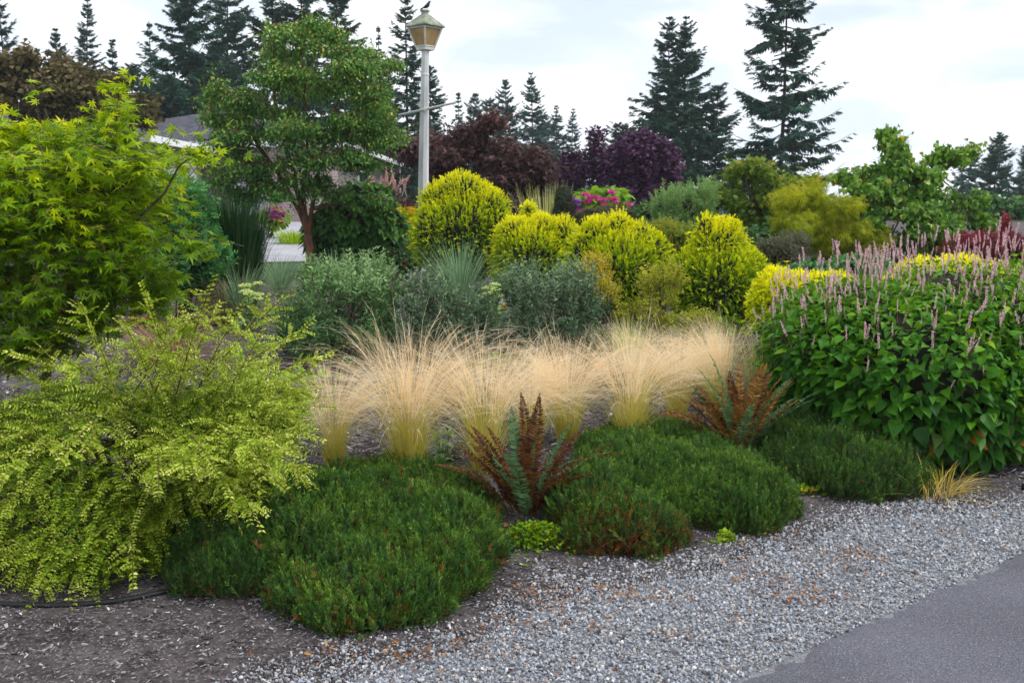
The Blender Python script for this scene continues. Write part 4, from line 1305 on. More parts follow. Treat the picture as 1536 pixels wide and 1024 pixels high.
for j in range(4):
    p0, p1 = sq(z2 - .012, ht)[j], sq(z2 - .012, ht)[(j + 1) % 4]
    m.tube([p0, p1], [.011, .011], 6)
    p0, p1 = sq(z1 + .006, hb * 1.03)[j], sq(z1 + .006, hb * 1.03)[(j + 1) % 4]
    m.tube([p0, p1], [.010, .010], 6)
m.build("lantern_frame", M_frame, t)
for j in range(4):
    m = Mesh()
    a, b = sq(z1 + .01, hb * .96), sq(z2 - .01, ht * .955)
    a2, b2 = sq(z1 + .01, hb * .92), sq(z2 - .01, ht * .92)
    j2 = (j + 1) % 4
    m.add([a[j], a[j2], b[j2], b[j], a2[j], a2[j2], b2[j2], b2[j]], [[(0, 1, 2, 3), (7, 6, 5, 4), (0, 4, 5, 1), (1, 5, 6, 2), (2, 6, 7, 3), (3, 7, 4, 0)]])
    m.build("glass_pane", M_glass, t)
m = Mesh()
loft(m, [sq(z2, he * .96), sq(z2 + .012, he), sq(z2 + .026, he * .98), sq(z2 + .10, he * .62), sq(z3 - .01, he * .30), sq(z3, he * .27)])
c_ = up_pt(H)
m.tube([np.array([c_[0], c_[1], z]) for z in (z3 - .002, z4, z4 + .004, z4 + .02)], [.058, .052, .072, .068], 10)
m.build("lantern_roof", M_lroof, t)
# small dark bird on the lamp
M_feather = surf("dark_feather", (.012, .012, .014), (.05, .045, .045), 30, .7, .1)
M_beak = surf("beak", (.03, .025, .02), (.06, .05, .03), 10, .5, 0)
bz = np.array([c_[0] + .03, c_[1], z4 + .02])
t = thing("small_bird", "small dark bird perched on top of the lantern", "bird", bz)
m = Mesh()
body = [(-.055, 0, .03, .006), (-.035, 0, .038, .016), (-.012, 0, .05, .026), (.008, 0, .066, .029), (.020, 0, .084, .025), (.027, 0, .098, .017), (.033, 0, .108, .0185), (.040, 0, .116, .016), (.048, 0, .117, .008), (.052, 0, .116, .003)]
m.tube([bz + b[:3] for b in body], [b[3] for b in body], 12)
m.tube([bz + (-.045, 0, .038), bz + (-.075, .004, .022), bz + (-.098, .006, .008)], [.010, .011, .008], 6)          # tail
for s in (-1, 1):
    m.tube([bz + (.012, s * .022, .076), bz + (-.015, s * .027, .055), bz + (-.055, s * .016, .034)], [.010, .013, .004], 8)
    m.tube([bz + (.004, s * .010, .044), bz + (.006, s * .011, .002)], [.003, .002], 5)
b0 = m.build("body", M_feather, t, smooth=True)
m = Mesh()
m.tube([bz + (.050, 0, .117), bz + (.066, 0, .114)], [.005, .0008], 6)
m.build("beak", M_beak, t)
# pale stone by the lamp foot
M_stone = surf("pale_stone", (.34, .34, .35), (.52, .52, .52), 9, .9, .5)
m = Mesh(); pS = at(672, 396, 13.6)
m.blob(pS + (0, 0, -.06), (.28, .22, .20), 0, .5, .22, 20, 12, seed=9)
tag(m.build("boulder", M_stone, smooth=True), "pale grey boulder half hidden by grass at the lamp post's foot", "boulder")
m = Mesh(); pS = at(775, 430, 10.6); pS[2] = float(gz(pS[0], pS[1]))
m.blob(pS, (.20, .16, .16), 0, .5, .22, 20, 12, seed=12)
tag(m.build("boulder", M_stone, smooth=True), "small grey boulder between the blue green bushes, before the second conifer", "boulder")

# ================================================================ RED BARKED MAPLE
M_pb = surf("peeling_red_bark", (.050, .018, .010), (.17, .065, .032), 14, .6, .6, stretch=(1.5, 1.5, .35))
M_pbl = leafmat("paperbark_leaf", [(0, (.018, .060, .022)), (.4, (.042, .125, .034)), (.6, (.085, .19, .050)), (.82, (.19, .30, .08)), (1, (.48, .50, .15))], trans=.28, rough=.48)
Yt = 13.6
base = at(466, 398, Yt); base[2] = float(gz(base[0], base[1]))
cl = [clump(a, b, c, d, Yt + dy, dr) for a, b, c, d, dy, dr in [
    (455, 60, 62, 36, 0, .7), (540, 85, 55, 45, .2, .6), (405, 95, 40, 50, -.2, .6), (480, 120, 80, 40, 0, .8), (560, 140, 50, 40, .2, .6), (325, 145, 36, 26, 0, .5), (370, 165, 60, 32, -.3, .6),
    (315, 185, 32, 24, 0, .4), (430, 185, 70, 32, -.3, .7), (520, 185, 60, 34, .1, .7), (575, 195, 38, 32, .1, .5), (360, 215, 60, 24, -.4, .5), (450, 235, 60, 26, -.4, .5), (540, 235, 55, 28, 0, .5), (370, 262, 42, 26, -.3, .4), (420, 275, 40, 22, -.3, .4), (500, 280, 45, 26, -.2, .4), (540, 310, 44, 24, .3, .4), (350, 262, 34, 20, .2, .4), (375, 292, 40, 20, .3, .4), (395, 245, 40, 18, .2, .4)]]
t = tree("paperbark_maple", "round crowned maple with peeling red bark and pale seed bunches", "maple", base, base + (-.02, 0, .62), cl, 5200, 11, .28, M_pbl, M_pb, .050, OVATE_FLAT, tint=.58, r0=.062, seed=111,
     tilt=.75, lw=.62, shell=1.5, ttop=.2, tvar=.15, sub=4, twr=.004, flat=.25, split=6)
# bushy dark hydrangea beside its trunk
M_hyd = leafmat("dark_broad_leaf", [(0, (.10, .04, .012)), (.1, (.018, .05, .016)), (.5, (.032, .09, .02)), (.8, (.07, .15, .025)), (1, (.15, .23, .05))], trans=.25, rough=.42)
def leafshrub(name, label, cat, base, clumps, n, size, mat, tint, seed, lw=.8, tmpl=OVATE, tilt=.5, ttop=.2, group=None, inner=.7, shell=2.6, nst=10, wood=None, tvar=.13):
    g = np.random.default_rng(seed)
    t = thing(name, label, cat, base, group)
    ml, ms = Mesh(), Mesh()
    P, N = inblobs(clumps, n, g, shell)
    ok = P[:, 2] > gz(P[:, 0], P[:, 1]) + .02
    P, N = P[ok], N[ok]
    z0 = min(c[2] - r[2] for c, r in clumps); z1 = max(c[2] + r[2] for c, r in clumps)
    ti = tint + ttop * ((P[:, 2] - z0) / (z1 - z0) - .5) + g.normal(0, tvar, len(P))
    drooping(ml, P, N, g, size, tmpl, ti, tilt, .9, lw)
    for i in range(nst):
        c, r = clumps[g.integers(0, len(clumps))]
        e = c + nrm(g.normal(size=3)) * r * .7
        ms.tube(curve3(np.asarray(base) + g.normal(0, .05, 3) * (1, 1, 0), e, .05, 7, g), np.linspace(.014, .004, 7), 5, caps=False)
    if inner:
        for c, r in clumps:
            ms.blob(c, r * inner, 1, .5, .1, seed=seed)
    ml.build("foliage", mat, t)
    ms.build("stems", [wood or M_wood, M_inner], t)
    return t
leafshrub("hydrangea_bush", "dark broad leaved bush between the red barked trunk and the lamp post", "shrub", bp(540, 14.2), [clump(535, 335, 60, 48, 14.3, .6), clump(500, 350, 40, 40, 14.4, .4), clump(575, 345, 32, 36, 14.2, .35), clump(545, 300, 40, 28, 14.5, .4)],
          2600, .15, M_hyd, .46, 401)
leafshrub("low_shrub", "low dark green shrub at the lamp post's foot", "shrub", bp(600, 14.0), [clump(600, 385, 26, 16, 14.0, .3), clump(618, 392, 20, 12, 13.8, .25)], 500, .06, M_hyd, .3, 402)

# ---- green round bush, tall dark grass by the drive
M_sea = leafmat("seagreen_leaf", [(0, (.022, .07, .028)), (.5, (.055, .165, .055)), (1, (.13, .28, .09))], trans=.25, rough=.5)
twigshrub("round_green_bush", "sea green leafy bush behind the lime maple, before the driveway", "shrub", bp(275, 9.8), [clump(275, 330, 52, 66, 9.8, .45), clump(240, 320, 50, 60, 10.0, .4), clump(300, 380, 38, 52, 9.6, .35), clump(260, 400, 50, 50, 9.6, .35)],
          2300, .2, 8, .062, .45, M_sea, .5, 403, None, ttop=.25, inner=.7)
M_mis = leafmat("dark_grass", [(0, (.006, .018, .008)), (.5, (.016, .042, .016)), (1, (.05, .09, .035))], trans=.2, rough=.8, spec=.05)
tuft("maiden_grass", "tall dark green upright grass at the driveway's edge", "ornamental grass", 358, 420, 2600, 1.18, .10, M_mis, .009, None, 41, Y=10.2, sag=(.0, .35), r0=.16)
tuft("maiden_grass", "brown dead hanging grass between the sea green bush and the tall dark grass", "ornamental grass", 335, 430, 420, .68, .7, M_dryb := leafmat("dead_grass", [(0, (.10, .06, .035)), (.5, (.22, .14, .08)), (1, (.38, .27, .17))], trans=.25, rough=.7), .006, None, 42, Y=9.7, sag=(.5, 1.3), r0=.12)
tuft("maiden_grass", "brown dead grass skirt hanging under the lime maple", "ornamental grass", 250, 470, 420, .62, .8, M_dryb, .005, None, 43, Y=7.6, sag=(.6, 1.4), r0=.15)

# ================================================================ BACKGROUND SHRUBS AND TREES
M_brn = leafmat("bronze_maple_leaf", [(0, (.018, .010, .011)), (.4, (.046, .024, .025)), (.7, (.105, .056, .050)), (1, (.20, .12, .09))], trans=.2, rough=.55)
M_plum = leafmat("plum_leaf", [(0, (.020, .008, .020)), (.5, (.055, .020, .050)), (1, (.14, .065, .125))], trans=.18, rough=.5)
def bpz(px, Y):
    return bp(px, Y)
def T_(name, label, cat, px, Y, spec, ntw, per, tl, lmat, size, tmpl, forkz, **kw):
    b = bp(px, Y)
    cl = [clump(a, q, c, d, Y + (e[0] if e else 0), (e[1] if len(e) > 1 else None)) for a, q, c, d, *e in spec]
    bm = kw.pop("bmat", M_bark)
    return tree(name, label, cat, b, b + (0, 0, forkz), cl, ntw, per, tl, lmat, bm, size, tmpl, **kw)
T_("bronze_maple", "wide dark bronze japanese maple spreading behind the lamp post", "maple", 735, 21,
   [(735, 215, 60, 32, 0, 1.0), (680, 225, 50, 30, 0, .9), (790, 230, 40, 30, 0, .8), (665, 250, 36, 28, .3, .7), (730, 255, 80, 32, -.4, 1.0), (810, 265, 24, 36, 0, .6), (770, 290, 50, 26, -.3, .8), (670, 285, 50, 26, 0, .8), (730, 190, 30, 12, 0, .5), (700, 205, 30, 20, 0, .5), (655, 222, 18, 22, .4, .4), (820, 250, 14, 18, .2, .3), (600, 224, 26, 14, 1, .6), (632, 226, 22, 26, 1, .6)],
   4400, 9, .38, M_brn, .105, PALM5, 1.0, tint=.45, r0=.12, seed=501, tilt=.55, flat=.2, tvar=.17, ttop=.2, shell=1.6, split=6)
T_("plum_tree", "round purple leaved plum tree behind the pink hydrangea", "plum tree", 965, 30,
   [(965, 240, 50, 40, 0, 1.2), (930, 245, 34, 34, 0, .9), (1000, 248, 26, 34, 0, .8), (960, 285, 55, 30, 0, 1.2), (955, 210, 30, 16, 0, .7), (990, 222, 22, 18, 0, .6), (920, 280, 30, 24, 0, .8)],
   2200, 8, .55, M_plum, .13, OVATE_FLAT, 1.4, tint=.5, r0=.15, seed=502, tilt=.2, tvar=.16, shell=1.6)
T_("plum_tree", "sparser purple plum tree with thin twigs against the sky, beside the bronze maple", "plum tree", 870, 31,
   [(868, 255, 34, 34, 0, 1.0), (895, 235, 24, 32, 0, .7), (850, 240, 18, 20, 0, .6), (892, 205, 12, 18, 0, .4), (845, 275, 26, 24, 0, .8), (905, 265, 24, 28, 0, .7)],
   900, 7, .6, M_plum, .12, OVATE_FLAT, 1.4, tint=.42, r0=.13, seed=503, tilt=.2, tvar=.16, shell=1.3)
M_gjm = leafmat("green_maple_leaf", [(0, (.03, .065, .014)), (.5, (.085, .155, .024)), (.8, (.20, .26, .04)), (1, (.36, .25, .07))], trans=.28, rough=.5)
T_("green_maple", "olive green japanese maple with reddish tips before the tall firs", "maple", 1125, 18,
   [(1125, 265, 34, 24, 0, .6), (1100, 285, 34, 24, 0, .6), (1155, 285, 34, 22, 0, .6), (1085, 310, 34, 24, 0, .6), (1130, 315, 50, 28, 0, .8), (1165, 320, 28, 22, 0, .5), (1115, 250, 16, 12, 0, .3), (1095, 340, 36, 18, 0, .6), (1145, 345, 30, 16, 0, .5), (1180, 272, 20, 14, .4, .35), (1208, 268, 16, 12, .4, .3)],
   2600, 8, .30, M_gjm, .085, PALM5, .8, tint=.48, r0=.09, seed=504, tilt=.45, flat=.2, tvar=.15, ttop=.35, shell=1.5, split=6)
M_thr = leafmat("threadleaf", [(0, (.07, .10, .014)), (.5, (.22, .27, .03)), (.8, (.36, .38, .05)), (1, (.44, .32, .07))], trans=.3, rough=.55)
T_("threadleaf_maple", "fine leaved yellow green maple mound before the kousa dogwood", "maple", 1235, 13.2,
   [(1225, 310, 48, 22, 0, .5), (1200, 300, 30, 22, 0, .4), (1260, 320, 36, 20, 0, .45), (1200, 335, 42, 18, -.2, .5), (1250, 350, 50, 18, 0, .5), (1290, 345, 36, 18, 0, .4), (1205, 365, 40, 16, -.2, .4), (1215, 283, 22, 14, 0, .3), (1275, 370, 40, 14, 0, .4)],
   2400, 8, .24, M_thr, .085, T(*(lambda v, f: (v, f))(*palmate(7, 120, .05, .5))), .5, tint=.54, r0=.05, seed=505, tilt=.75, flat=.3, tvar=.14, ttop=.25, shell=1.6, twr=.0018, split=5)
M_dog = leafmat("dogwood_leaf", [(0, (.03, .09, .014)), (.45, (.070, .17, .026)), (.8, (.19, .31, .065)), (.94, (.36, .45, .18)), (1, (.55, .40, .06))], trans=.28, rough=.42, spec=.45)
T_("kousa_dogwood", "open branched dogwood with drooping bright green leaves in tiers against the sky", "dogwood", 1360, 13.6,
   [(1328, 205, 12, 12, 0, .15), (1340, 225, 20, 14, 0, .25), (1335, 245, 30, 13, 0, .3), (1290, 268, 36, 9, 0, .3), (1268, 262, 14, 8, 0, .2), (1310, 255, 16, 10, 0, .2), (1415, 235, 26, 10, .2, .25), (1445, 228, 18, 8, .2, .2), (1385, 262, 34, 9, 0, .35),
    (1330, 282, 46, 9, -.2, .4), (1400, 292, 44, 9, 0, .4), (1450, 300, 22, 9, .2, .25), (1350, 312, 60, 10, -.2, .5), (1420, 322, 40, 8, 0, .4), (1470, 332, 22, 8, .2, .25), (1300, 335, 28, 9, -.2, .3), (1370, 342, 56, 9, -.2, .45), (1395, 367, 44, 9, 0, .4), (1335, 362, 40, 9, 0, .4), (1362, 250, 22, 10, 0, .25)],
   3400, 7, .20, M_dog, .072, OVATE, 1.1, tint=.54, r0=.06, seed=506, tilt=.75, flat=.15, lw=.85, tvar=.16, shell=1.6, ttop=.12, sub=2, split=3)
M_rb = leafmat("crimson_leaf", [(0, (.030, .006, .010)), (.5, (.11, .016, .022)), (1, (.26, .045, .05))], trans=.25, rough=.5)
twigshrub("crimson_barberry", "crimson red bush right beneath the dogwood's lowest tier", "barberry", bp(1475, 11.5), [clump(1470, 375, 32, 28, 11.5, .35), clump(1440, 380, 22, 26, 11.5, .3)], 900, .2, 9, .035, .6, M_rb, .5, 511, None, inner=.7)
T_("crimson_maple", "arching dark red cutleaf maple at the frame's right edge above the flower spikes", "maple", 1530, 11.5,
   [(1525, 365, 30, 14, 0, .35), (1540, 385, 34, 14, 0, .4), (1520, 400, 24, 12, 0, .3), (1560, 375, 24, 16, 0, .3)],
   900, 8, .22, M_rb, .07, palmate(7, 120, .06, .5), .3, tint=.42, r0=.04, seed=512, tilt=.8, flat=.3, tvar=.14)
twigshrub("red_spire_barberry", "narrow red flame shaped spire between crimson bush and dark fir", "barberry", bp(1508, 12.5), [clump(1508, 335, 5, 17, 12.5, .05), clump(1508, 352, 11, 22, 12.5, .1)], 190, .10, 8, .03, .55, M_rb, .8, 513, None)
M_wil = leafmat("willow_leaf", [(0, (.05, .10, .035)), (.5, (.125, .22, .075)), (1, (.26, .37, .15))], trans=.28, rough=.55)
twigshrub("willow_bush", "soft grey green willow bush with upright wispy shoots before the olive maple", "willow", bp(1025, 15.5), [clump(1030, 320, 42, 36, 15.5, .5), clump(1050, 300, 24, 26, 15.5, .35), clump(995, 310, 20, 26, 15.5, .3), clump(1010, 350, 50, 26, 15.3, .5)],
          1100, .42, 11, .085, .2, M_wil, .55, 514, None, updir=1.2, ttop=.3, inner=.5, ang=32)
twigshrub("grey_green_shrub", "greyish green low shrub between third and egg shaped golden conifers", "shrub", bp(1005, 13), [clump(1000, 360, 40, 30, 13, .4), clump(1030, 380, 30, 24, 12.8, .3)], 900, .2, 8, .045, .5, M_gjm, .62, 515, None, inner=.6)
M_hydp = leafmat("hydrangea_leaf", [(0, (.05, .11, .02)), (.5, (.12, .23, .03)), (1, (.24, .36, .06))], trans=.3, rough=.45)
t = leafshrub("pink_hydrangea", "hydrangea bush covered in magenta flower heads behind the golden row", "hydrangea", bp(895, 17), [clump(895, 308, 38, 20, 17, .5), clump(915, 296, 24, 14, 17, .35), clump(868, 312, 20, 16, 17, .3)], 1100, .15, M_hydp, .55, 516, inner=.75)
M_mag = leafmat("magenta_petal", [(0, (.22, .03, .16)), (.5, (.50, .045, .20)), (1, (.62, .12, .36))], trans=.25, rough=.5)
M_vio = leafmat("violet_petal", [(0, (.20, .06, .26)), (1, (.38, .16, .44))], trans=.25, rough=.5)
g = np.random.default_rng(517)
for i in range(42):
    px = g.uniform(855, 945) if i % 3 else g.uniform(855, 890); py = g.uniform(292, 322) + (8 if px < 870 else 0) - (6 if px > 900 else 0) + (14 if px > 925 else 0)
    c = at(px, py, 16.5 + g.uniform(-.05, .1))
    m = Mesh(); k = 70
    d = nrm(g.normal(size=(k, 3))); d[:, 2] = np.abs(d[:, 2]) * .6
    m.inst(DIAMOND, c + d * .055, frames(nrm(g.normal(size=(k, 3))), d), g.uniform(.02, .035, k), 0, g.random(k))
    m.build("flower_head", M_vio if px < 868 else M_mag, t)
M_olive = leafmat("olive_needle", [(0, (.045, .06, .012)), (.5, (.10, .13, .022)), (1, (.19, .20, .045))], trans=.2, rough=.6)
twigshrub("olive_mound_shrub", "low domed olive green shrub under the pink hydrangea", "shrub", bp(915, 14.8), [clump(912, 322, 46, 14, 14.8, .45), clump(885, 326, 26, 12, 14.8, .3)], 1200, .12, 8, .02, .3, M_olive, .55, 518, None, tmpl=DIAMOND, inner=.85, ttop=.2)
M_dkc = leafmat("dark_conifer", [(0, (.010, .026, .012)), (.5, (.024, .058, .022)), (1, (.06, .11, .04))], trans=.12, rough=.6)
twigshrub("dwarf_conifer", "small dark green cone shaped conifer left beside the pink hydrangea", "conifer", bp(845, 16.5), [clump(845, 300, 15, 22, 16.5, .2), clump(846, 315, 19, 22, 16.5, .25)], 800, .14, 9, .024, .3, M_dkc, .5, 519, None, tmpl=DIAMOND, inner=.85, updir=-.2)
M_bsp = leafmat("blue_spruce_needle", [(0, (.05, .09, .11)), (.5, (.11, .17, .20)), (1, (.22, .29, .32))], trans=.1, rough=.6)
twigshrub("blue_spruce", "tip of a small blue spruce poking up above the egg shaped golden conifer", "spruce", bp(1082, 12.5), [clump(1082, 345, 20, 18, 12.5, .2), clump(1082, 328, 8, 12, 12.5, .08)], 420, .16, 11, .022, .2, M_bsp, .5, 520, None, tmpl=DIAMOND, updir=.3)
M_dks = leafmat("dusky_shrub_leaf", [(0, (.04, .035, .03)), (.5, (.085, .095, .055)), (1, (.17, .19, .10))], trans=.2, rough=.6)
twigshrub("dusky_shrub", "dull grey brown shrub between egg shaped conifer and threadleaf maple", "shrub", bp(1165, 12.0), [clump(1165, 375, 32, 18, 12, .35), clump(1190, 365, 22, 16, 12.3, .3)], 800, .2, 8, .035, .5, M_dks, .5, 521, None, inner=.7)
tuft("daylily_clump", "arching daylily leaves behind the low golden conifer", "daylily", 1165, 415, 260, .60, .5, M_lime, .011, None, 44, Y=10.8, sag=(.2, .8), tint=.35, r0=.15)
leafshrub("glossy_green_shrub", "glossy green shrub peeking between low golden conifer and flower spikes", "shrub", bp(1225, 10.2), [clump(1225, 408, 40, 18, 10.2, .3), clump(1290, 400, 50, 20, 10.2, .35)], 1100, .06, M_sea, .5, 522)
# small yellow daylily flowers
def flowers_on(root, spots, Y, mat, size, seed, name="flower"):
    g = np.random.default_rng(seed)
    for px, py in spots:
        c = at(px, py, Y + g.uniform(-.1, .1)); m = Mesh(); k = 6
        a = np.arange(k) * math.pi / 3 + g.uniform(0, 1)
        D = np.column_stack([np.cos(a), np.sin(a), np.full(k, .5)])
        m.inst(FOLD, np.tile(c, (k, 1)), frames(D, np.tile(UP, (k, 1))), np.column_stack([np.full(k, size * .5), np.full(k, size), np.full(k, size)]), 0, g.random(k))
        m.build(name, mat, root)
t = leafshrub("yellow_flower_clump", "leafy clump dotted with a few yellow blooms by the threadleaf maple", "flowers", bp(1170, 11.2), [clump(1172, 408, 20, 12, 11.2, .2)], 160, .09, M_lime, .35, 523, lw=.25, inner=0)
flowers_on(t, [(1166, 403), (1180, 394), (1172, 408)], 10.9, M_yel, .06, 1)
t = leafshrub("yellow_daylilies", "bed of orange yellow daylilies between the dark bush and the lamp post", "flowers", bp(608, 19), [clump(605, 345, 30, 24, 19, .5)], 800, .22, M_lime, .6, 524, lw=.14, inner=.5, tmpl=FOLD, tilt=-.3)
g = np.random.default_rng(9)
M_ora = leafmat("orange_petal", [(0, (.62, .30, .02)), (1, (.80, .52, .05))], trans=.2)
flowers_on(t, [(g.uniform(590, 624), g.uniform(312, 345)) for i in range(34)], 18.6, M_ora, .09, 2)
# pink plumes against the house
M_ppl = leafmat("dusty_pink_plume", [(0, (.22, .12, .11)), (.5, (.42, .27, .24)), (1, (.58, .44, .38))], trans=.25, rough=.7)
t = leafshrub("dusty_pink_perennial", "perennial with dusty pink flower spires in front of the house wall", "flowers", bp(575, 20.5), [clump(560, 308, 30, 20, 20.5, .5), clump(600, 312, 26, 14, 20.5, .4)], 700, .12, M_brn, .8, 525, inner=.6, lw=.5)
for i in range(22):
    b = at(g.uniform(553, 618), g.uniform(285, 300), 20.3); h = g.uniform(.2, .55)
    m = Mesh(); e = b + UP * h + np.append(g.normal(0, .14, 2), 0)
    m.tube([b, (b + e) / 2, e], [.006, .014, .004], 6, 0, g.uniform(.2, .8))
    q = g.random(36); P = b + (e - b) * (.3 + .7 * q)[:, None] + g.normal(0, .010, (36, 3))
    m.inst(DIAMOND, P, rand_rot(36, g), g.uniform(.02, .04, 36), 0, g.random(36))
    m.build("flower_spire", M_ppl, t)
# yellow green grass plumes behind the hydrangea
tuft("tall_grass", "tall yellowish grass stems standing behind the tiny golden cone", "ornamental grass", 820, 320, 260, 1.25, .16, M_strw, .016, None, 45, Y=18, sag=(0, .2), r0=.35, tint=.35)
tuft("tall_grass", "thin grass stems between dwarf conifer and pink hydrangea", "ornamental grass", 870, 310, 120, .9, .16, M_strw, .014, None, 46, Y=18.5, sag=(0, .2), r0=.3, tint=.45)
leafshrub("shade_shrub", "dark green shrub filling the gap under the bronze maple's skirt", "shrub", bp(755, 19.0), [clump(740, 315, 60, 26, 19.2, .6), clump(810, 320, 36, 22, 18.8, .4), clump(680, 330, 50, 24, 19.2, .5)], 1300, .12, M_brn, .25, 526)
leafshrub("hedge_shrub", "grey green shrub below the purple plum trees", "shrub", bp(960, 21), [clump(960, 320, 50, 18, 21, .6), clump(900, 300, 40, 20, 23, .6)], 1200, .12, M_hyd, .5, 527)
leafshrub("hedge_shrub", "dark shrub under the olive green maple", "shrub", bp(1120, 17), [clump(1110, 365, 50, 26, 16.5, .5), clump(1180, 350, 46, 26, 16.8, .5), clump(1060, 360, 30, 24, 16.6, .4)], 1600, .10, M_hyd, .42, 528)
leafshrub("hedge_shrub", "dark shrub mass at the foot of the kousa dogwood", "shrub", bp(1370, 15), [clump(1330, 385, 60, 22, 15, .5), clump(1420, 380, 60, 26, 15, .5), clump(1270, 390, 50, 16, 15, .5)], 1700, .10, M_hyd, .46, 529)
leafshrub("hedge_shrub", "dark green hedge far behind the dogwood, low on the horizon", "hedge", bp(1400, 38), [clump(1260 + 42 * i, 318 - 5 * (i % 3), 34, 22, 38, .9) for i in range(8)], 3800, .24, M_hyd, .42, 541)
# flower basket near the driveway
t = leafshrub("petunia_planter", "tub of purple petunias and orange flowers at the driveway's far end", "flowers", bp(412, 23), [clump(412, 326, 22, 19, 23, .30)], 420, .08, M_lime, .4, 530, inner=.7)
g = np.random.default_rng(4)
M_pur = leafmat("purple_petal", [(0, (.28, .03, .26)), (1, (.48, .07, .42))], trans=.25)
flowers_on(t, [(g.uniform(399, 428), g.uniform(309, 332)) for i in range(56)], 22.65, M_pur, .075, 3)
flowers_on(t, [(413, 316), (424, 318), (416, 325), (420, 333), (411, 330)], 22.55, M_ora, .085, 4)
tuft("daylily_clump", "yellow green strap leaves between planter and red barked trunk", "daylily", 440, 350, 260, .38, .55, M_lime, .02, None, 47, Y=21, sag=(.2, .8), tint=.6, r0=.3)

# brownish tree tops on the left, behind the lime maple
M_kat = leafmat("brown_green_leaf", [(0, (.030, .028, .012)), (.4, (.058, .056, .022)), (.7, (.12, .10, .045)), (1, (.24, .17, .11))], trans=.22, rough=.6)
T_("brownish_tree", "broad brownish green tree top behind the lime maple at left", "tree", 60, 26,
   [(60, 125, 60, 34, 0, 1.4), (-10, 110, 50, 40, 0, 1.2), (110, 135, 50, 26, 0, 1.2), (20, 160, 80, 26, 0, 1.4), (110, 170, 70, 22, 0, 1.2), (100, 100, 36, 20, 0, .8), (30, 85, 30, 18, 0, .7)],
   2300, 8, .55, M_kat, .13, OVATE_FLAT, 1.6, tint=.46, r0=.2, seed=531, tilt=.6, flat=.2, tvar=.18, ttop=.25, shell=1.5, split=5)
T_("brownish_tree", "smaller thin brownish tree between the broad one and the grey roof", "tree", 180, 27,
   [(180, 150, 36, 22, 0, .8), (215, 165, 24, 20, 0, .6), (160, 120, 26, 18, 0, .6), (150, 185, 40, 18, 0, .8)],
   900, 7, .55, M_kat, .13, OVATE_FLAT, 1.4, tint=.42, r0=.14, seed=532, tilt=.6, flat=.2, tvar=.18, shell=1.4, split=4)

leafshrub("hedge_shrub", "loose green shrub outside the frame past the crimson maple", "shrub", bp(1720, 12), [clump(1700, 380, 90, 50, 12, .7), clump(1800, 390, 80, 44, 12.4, .7)], 2200, .09, M_sea, .45, 551)
leafshrub("hedge_shrub", "big dark shrub outside the frame behind the knotweed", "shrub", bp(1900, 9), [clump(1880, 420, 110, 70, 9.5, .8), clump(2050, 440, 110, 80, 9, .8)], 2600, .09, M_hyd, .5, 552)

